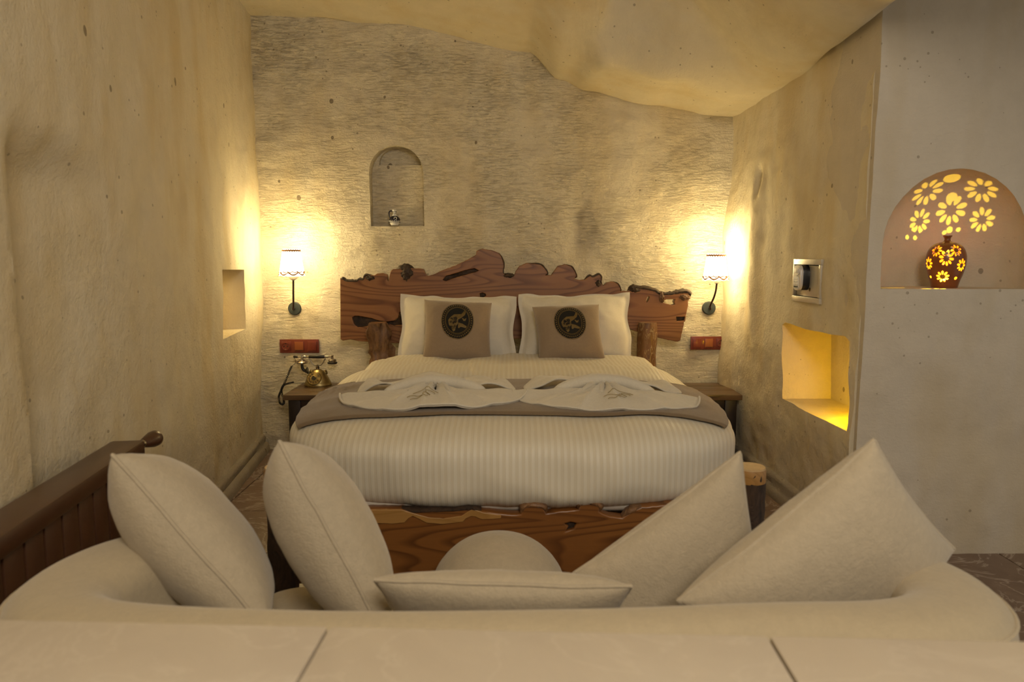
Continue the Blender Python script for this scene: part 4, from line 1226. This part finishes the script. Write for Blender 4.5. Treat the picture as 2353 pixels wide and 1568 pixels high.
for k in (.1, LEN-.15): frame_box('wall_bracket', RO, EX, EZ, NL, (k, zbot+.05, .0), (k+.03, zt-.1, .035), M_IRON, rad, .002)
frame_box('floor_foot', RO, EX, EZ, NL, (.15, 0, .045), (.18, zbot+.01, .075), M_IRON, rad, .002)
frame_box('floor_foot', RO, EX, EZ, NL, (LEN-.25, 0, .045), (LEN-.22, zbot+.01, .075), M_IRON, rad, .002)
frame_box('price_tag', RO, EX, EZ, NL, (-.002, zt-.066, .10), (.001, zt-.050, .122), M_KEYS, rad, 0)

# ------------------------------------------------------------------ sofa
sofa = thing('sofa', 'curved beige felt loveseat with low rounded back and arms', 'sofa', (0, 1.35, 0))
ctl = [(-.67, 1.54, .07, .64), (-.765, 1.46, .09, .66), (-.815, 1.34, .10, .67), (-.80, 1.20, .095, .675), (-.68, 1.105, .075, .68), (-.32, 1.075, .062, .68), (.1, 1.08, .062, .68), (.42, 1.10, .066, .68), (.64, 1.115, .078, .675), (.77, 1.18, .095, .665), (.815, 1.31, .095, .655), (.765, 1.45, .088, .645), (.67, 1.54, .07, .63)]
pa = smooth_path([Vector((x, y, 0)) for x, y, t, z in ctl], 8); pb = smooth_path([Vector((t, z, 0)) for x, y, t, z in ctl], 8)
prof = []
for k in range(22):                       # rounded top, straight sides
    a = PI*k/21; prof.append((math.cos(a), math.sin(a)))
vs = []; S = len(prof)+4; n = len(pa)
pip_o, pip_i = [], []
for i, p in enumerate(pa):
    t = (pa[min(i+1, n-1)]-pa[max(i-1, 0)]).normalized(); u = Vector((t.y, -t.x, 0))    # towards the outside
    hw, zt_ = pb[i].x, pb[i].y; e = min(1, (i+.35)/5, (n-1-i+.35)/5); cap = math.sqrt(max(0, 1-(1-e)**2)); hw *= max(.12, cap); zt_ -= .05*(1-cap)
    R = .075; row = [(1, .09), (1, zt_-R-.15)] + [(c, zt_-R+R*s) if False else (math.copysign(abs(c)**.8, c), zt_-R+R*s**.8) for c, s in prof] + [(-1, zt_-R-.15), (-1, .09)]
    for c, z in row: vs.append(p + u*c*hw + Vector((0, 0, z)))
    pip_o.append(p + u*(hw*.945) + Vector((0, 0, zt_-R*.50)))
fs = grid_faces(S, n) + [tuple(range(S-1, -1, -1)), tuple(range((n-1)*S, n*S))]
sh = obj('back_and_arms', vs, fs, M_SOFA, sofa, True, 60)
tube('piping', pip_o, .0045, M_SOFA, sofa, 6)
bm = pbox(16, .66, .36, .075, (.01, 1.42, .345), 7); from_bm('seat_cushion', bm, M_SOFA, sofa)
bm = pbox(12, .70, .34, .11, (.01, 1.40, .19), 9); from_bm('seat_base', bm, M_SOFA, sofa)
for x in (-.6, .62):
    for y in (1.15, 1.68): lathe('foot', [(0, 0), (.022, 0), (.03, .10), (0, .10)], (x, y, 0), M_TABLE_D, sofa, 16)

def pxd(px, py, Y): return atY(px, py, Y)
G = 'beige cushions on the sofa'
def edge_cushion(tip, bot, Y, dv, T, seed, lab, roll=0.0, ln=.45, deep=.44):
    """cushion seen on edge: tip and bot are px of the near seam; dv the direction the cushion runs away from the seam"""
    a = atY(*tip, Y); b = atY(*bot, Y); d = (b-a).normalized(); b = a + d*ln
    v = (ray((tip[0]+bot[0])/2, (tip[1]+bot[1])/2).normalized() + Vector(dv)).normalized()*deep
    o, _, _ = cushion('felt_cushion', [a, a+v, b+v, b], T, M_FELT, 34, .06, 0, .003, seed, None, .0042, .42, pexp=2.2)
    tag(o, lab, 'cushion', G)
edge_cushion((258, 1046), (572, 1402), 1.32, (.05, 0, .04), .21, 1, 'beige felt cushion leaning on the sofa arm beside the radiator')
edge_cushion((640, 1016), (852, 1400), 1.38, (-.02, 0, .04), .21, 4, 'beige felt cushion standing on its corner next to the one by the radiator')
# wide cushion in the middle, its seam on top
c = [pxd(862, 1332, 1.28), pxd(1450, 1348, 1.28), pxd(1420, 1420, 1.56), pxd(880, 1410, 1.56)]
c[2] = c[1] + Vector((-.01, .30, -.29)); c[3] = c[0] + Vector((.01, .30, -.29))
o, _, _ = cushion('felt_cushion', c, .12, M_FELT, 34, .04, 0, .003, 8, None, .0042, .42, pexp=2.4)
tag(o, 'beige felt cushion slumped low against the middle of the sofa back', 'cushion', G)
# two cushions leaning together at the other arm
A, B = pxd(1318, 1318, 1.50), pxd(1700, 1040, 1.50)
v = Vector((.10, .06, -.40))
o, _, _ = cushion('felt_cushion', [A, B, B+v, A+v], .15, M_FELT, 34, .04, 0, .003, 12, None, .0042, .42, pexp=2.4)
tag(o, 'beige felt cushion tilted behind the biggest slanted cushion, before the bed post', 'cushion', G)
A, B = pxd(1558, 1380, 1.27), pxd(2008, 1012, 1.30)
C = pxd(2192, 1262, 1.40)
o, _, _ = cushion('felt_cushion', [A, B, C, A+(C-B)], .16, M_FELT, 34, .05, 0, .003, 17, None, .0042, .42, pexp=2.4)
tag(o, 'slanted beige felt cushion showing its broad face on the sofa arm away from the radiator', 'cushion', G)

# domed pouf between the sofa and the bed
pz = atY(1145, 1230, 2.04).z; pxx = atY(1145, 1230, 2.04).x
pf = [(0, .03), (.20, .03), (.222, .06), (.226, .2), (.218, pz-.20), (.19, pz-.115), (.155, pz-.065), (.11, pz-.030), (.06, pz-.012), (.03, pz-.004), (0, pz)]
pq = smooth_path([Vector((r, 0, z)) for r, z in pf], 4)
pouf = thing('pouf', 'domed beige felt pouf in front of the bed footboard', 'pouf', (pxx, 2.04, 0))
lathe('pouf_body', [(max(0, q.x), q.z) for q in pq], (pxx, 2.04, 0), M_FELT, pouf, 40, angle=80)
lathe('pouf_base', [(0, 0), (.19, 0), (.19, .035), (0, .035)], (pxx, 2.04, 0), M_TABLE_D, pouf, 32)

# ------------------------------------------------------------------ stone ledge in front of the camera
ZL = .75
a, b = atZ(-40, 1421, ZL), atZ(2400, 1473, ZL)
EXl = (b-a).normalized(); EYl = Vector((-EXl.y, EXl.x, 0))
ledge = thing('stone_ledge', 'low parapet capped with pale travertine slabs behind the sofa', 'ledge', ((a.x+b.x)/2, a.y-.2, 0))
s1, s2 = atZ(752, 1445, ZL), atZ(1769, 1466, ZL)
u1, u2 = (s1-a).dot(EXl), (s2-a).dot(EXl); LU = (b-a).length
O2 = Vector((a.x, a.y, 0))
for x0, x1 in ((-.05, u1), (u1, u2), (u2, LU+.05)):
    frame_box('cap_slab', O2, EXl, EYl, EZ, (x0+.0012, -.42, ZL-.035), (x1-.0012, 0, ZL), M_SLAB, ledge, .006)
frame_box('parapet_body', O2, EXl, EYl, EZ, (-.04, -.40, 0), (LU+.04, -.025, ZL-.032), M_WALL_P, ledge, .004)

print('checks', [round(v, 3) for v in (zb, zf, xr_, zt, ZS, pz, ya, LEN, LS, HS, yf, yn_, PH.y)], [tuple(round(t, 2) for t in q) for q in (r0, r1)])
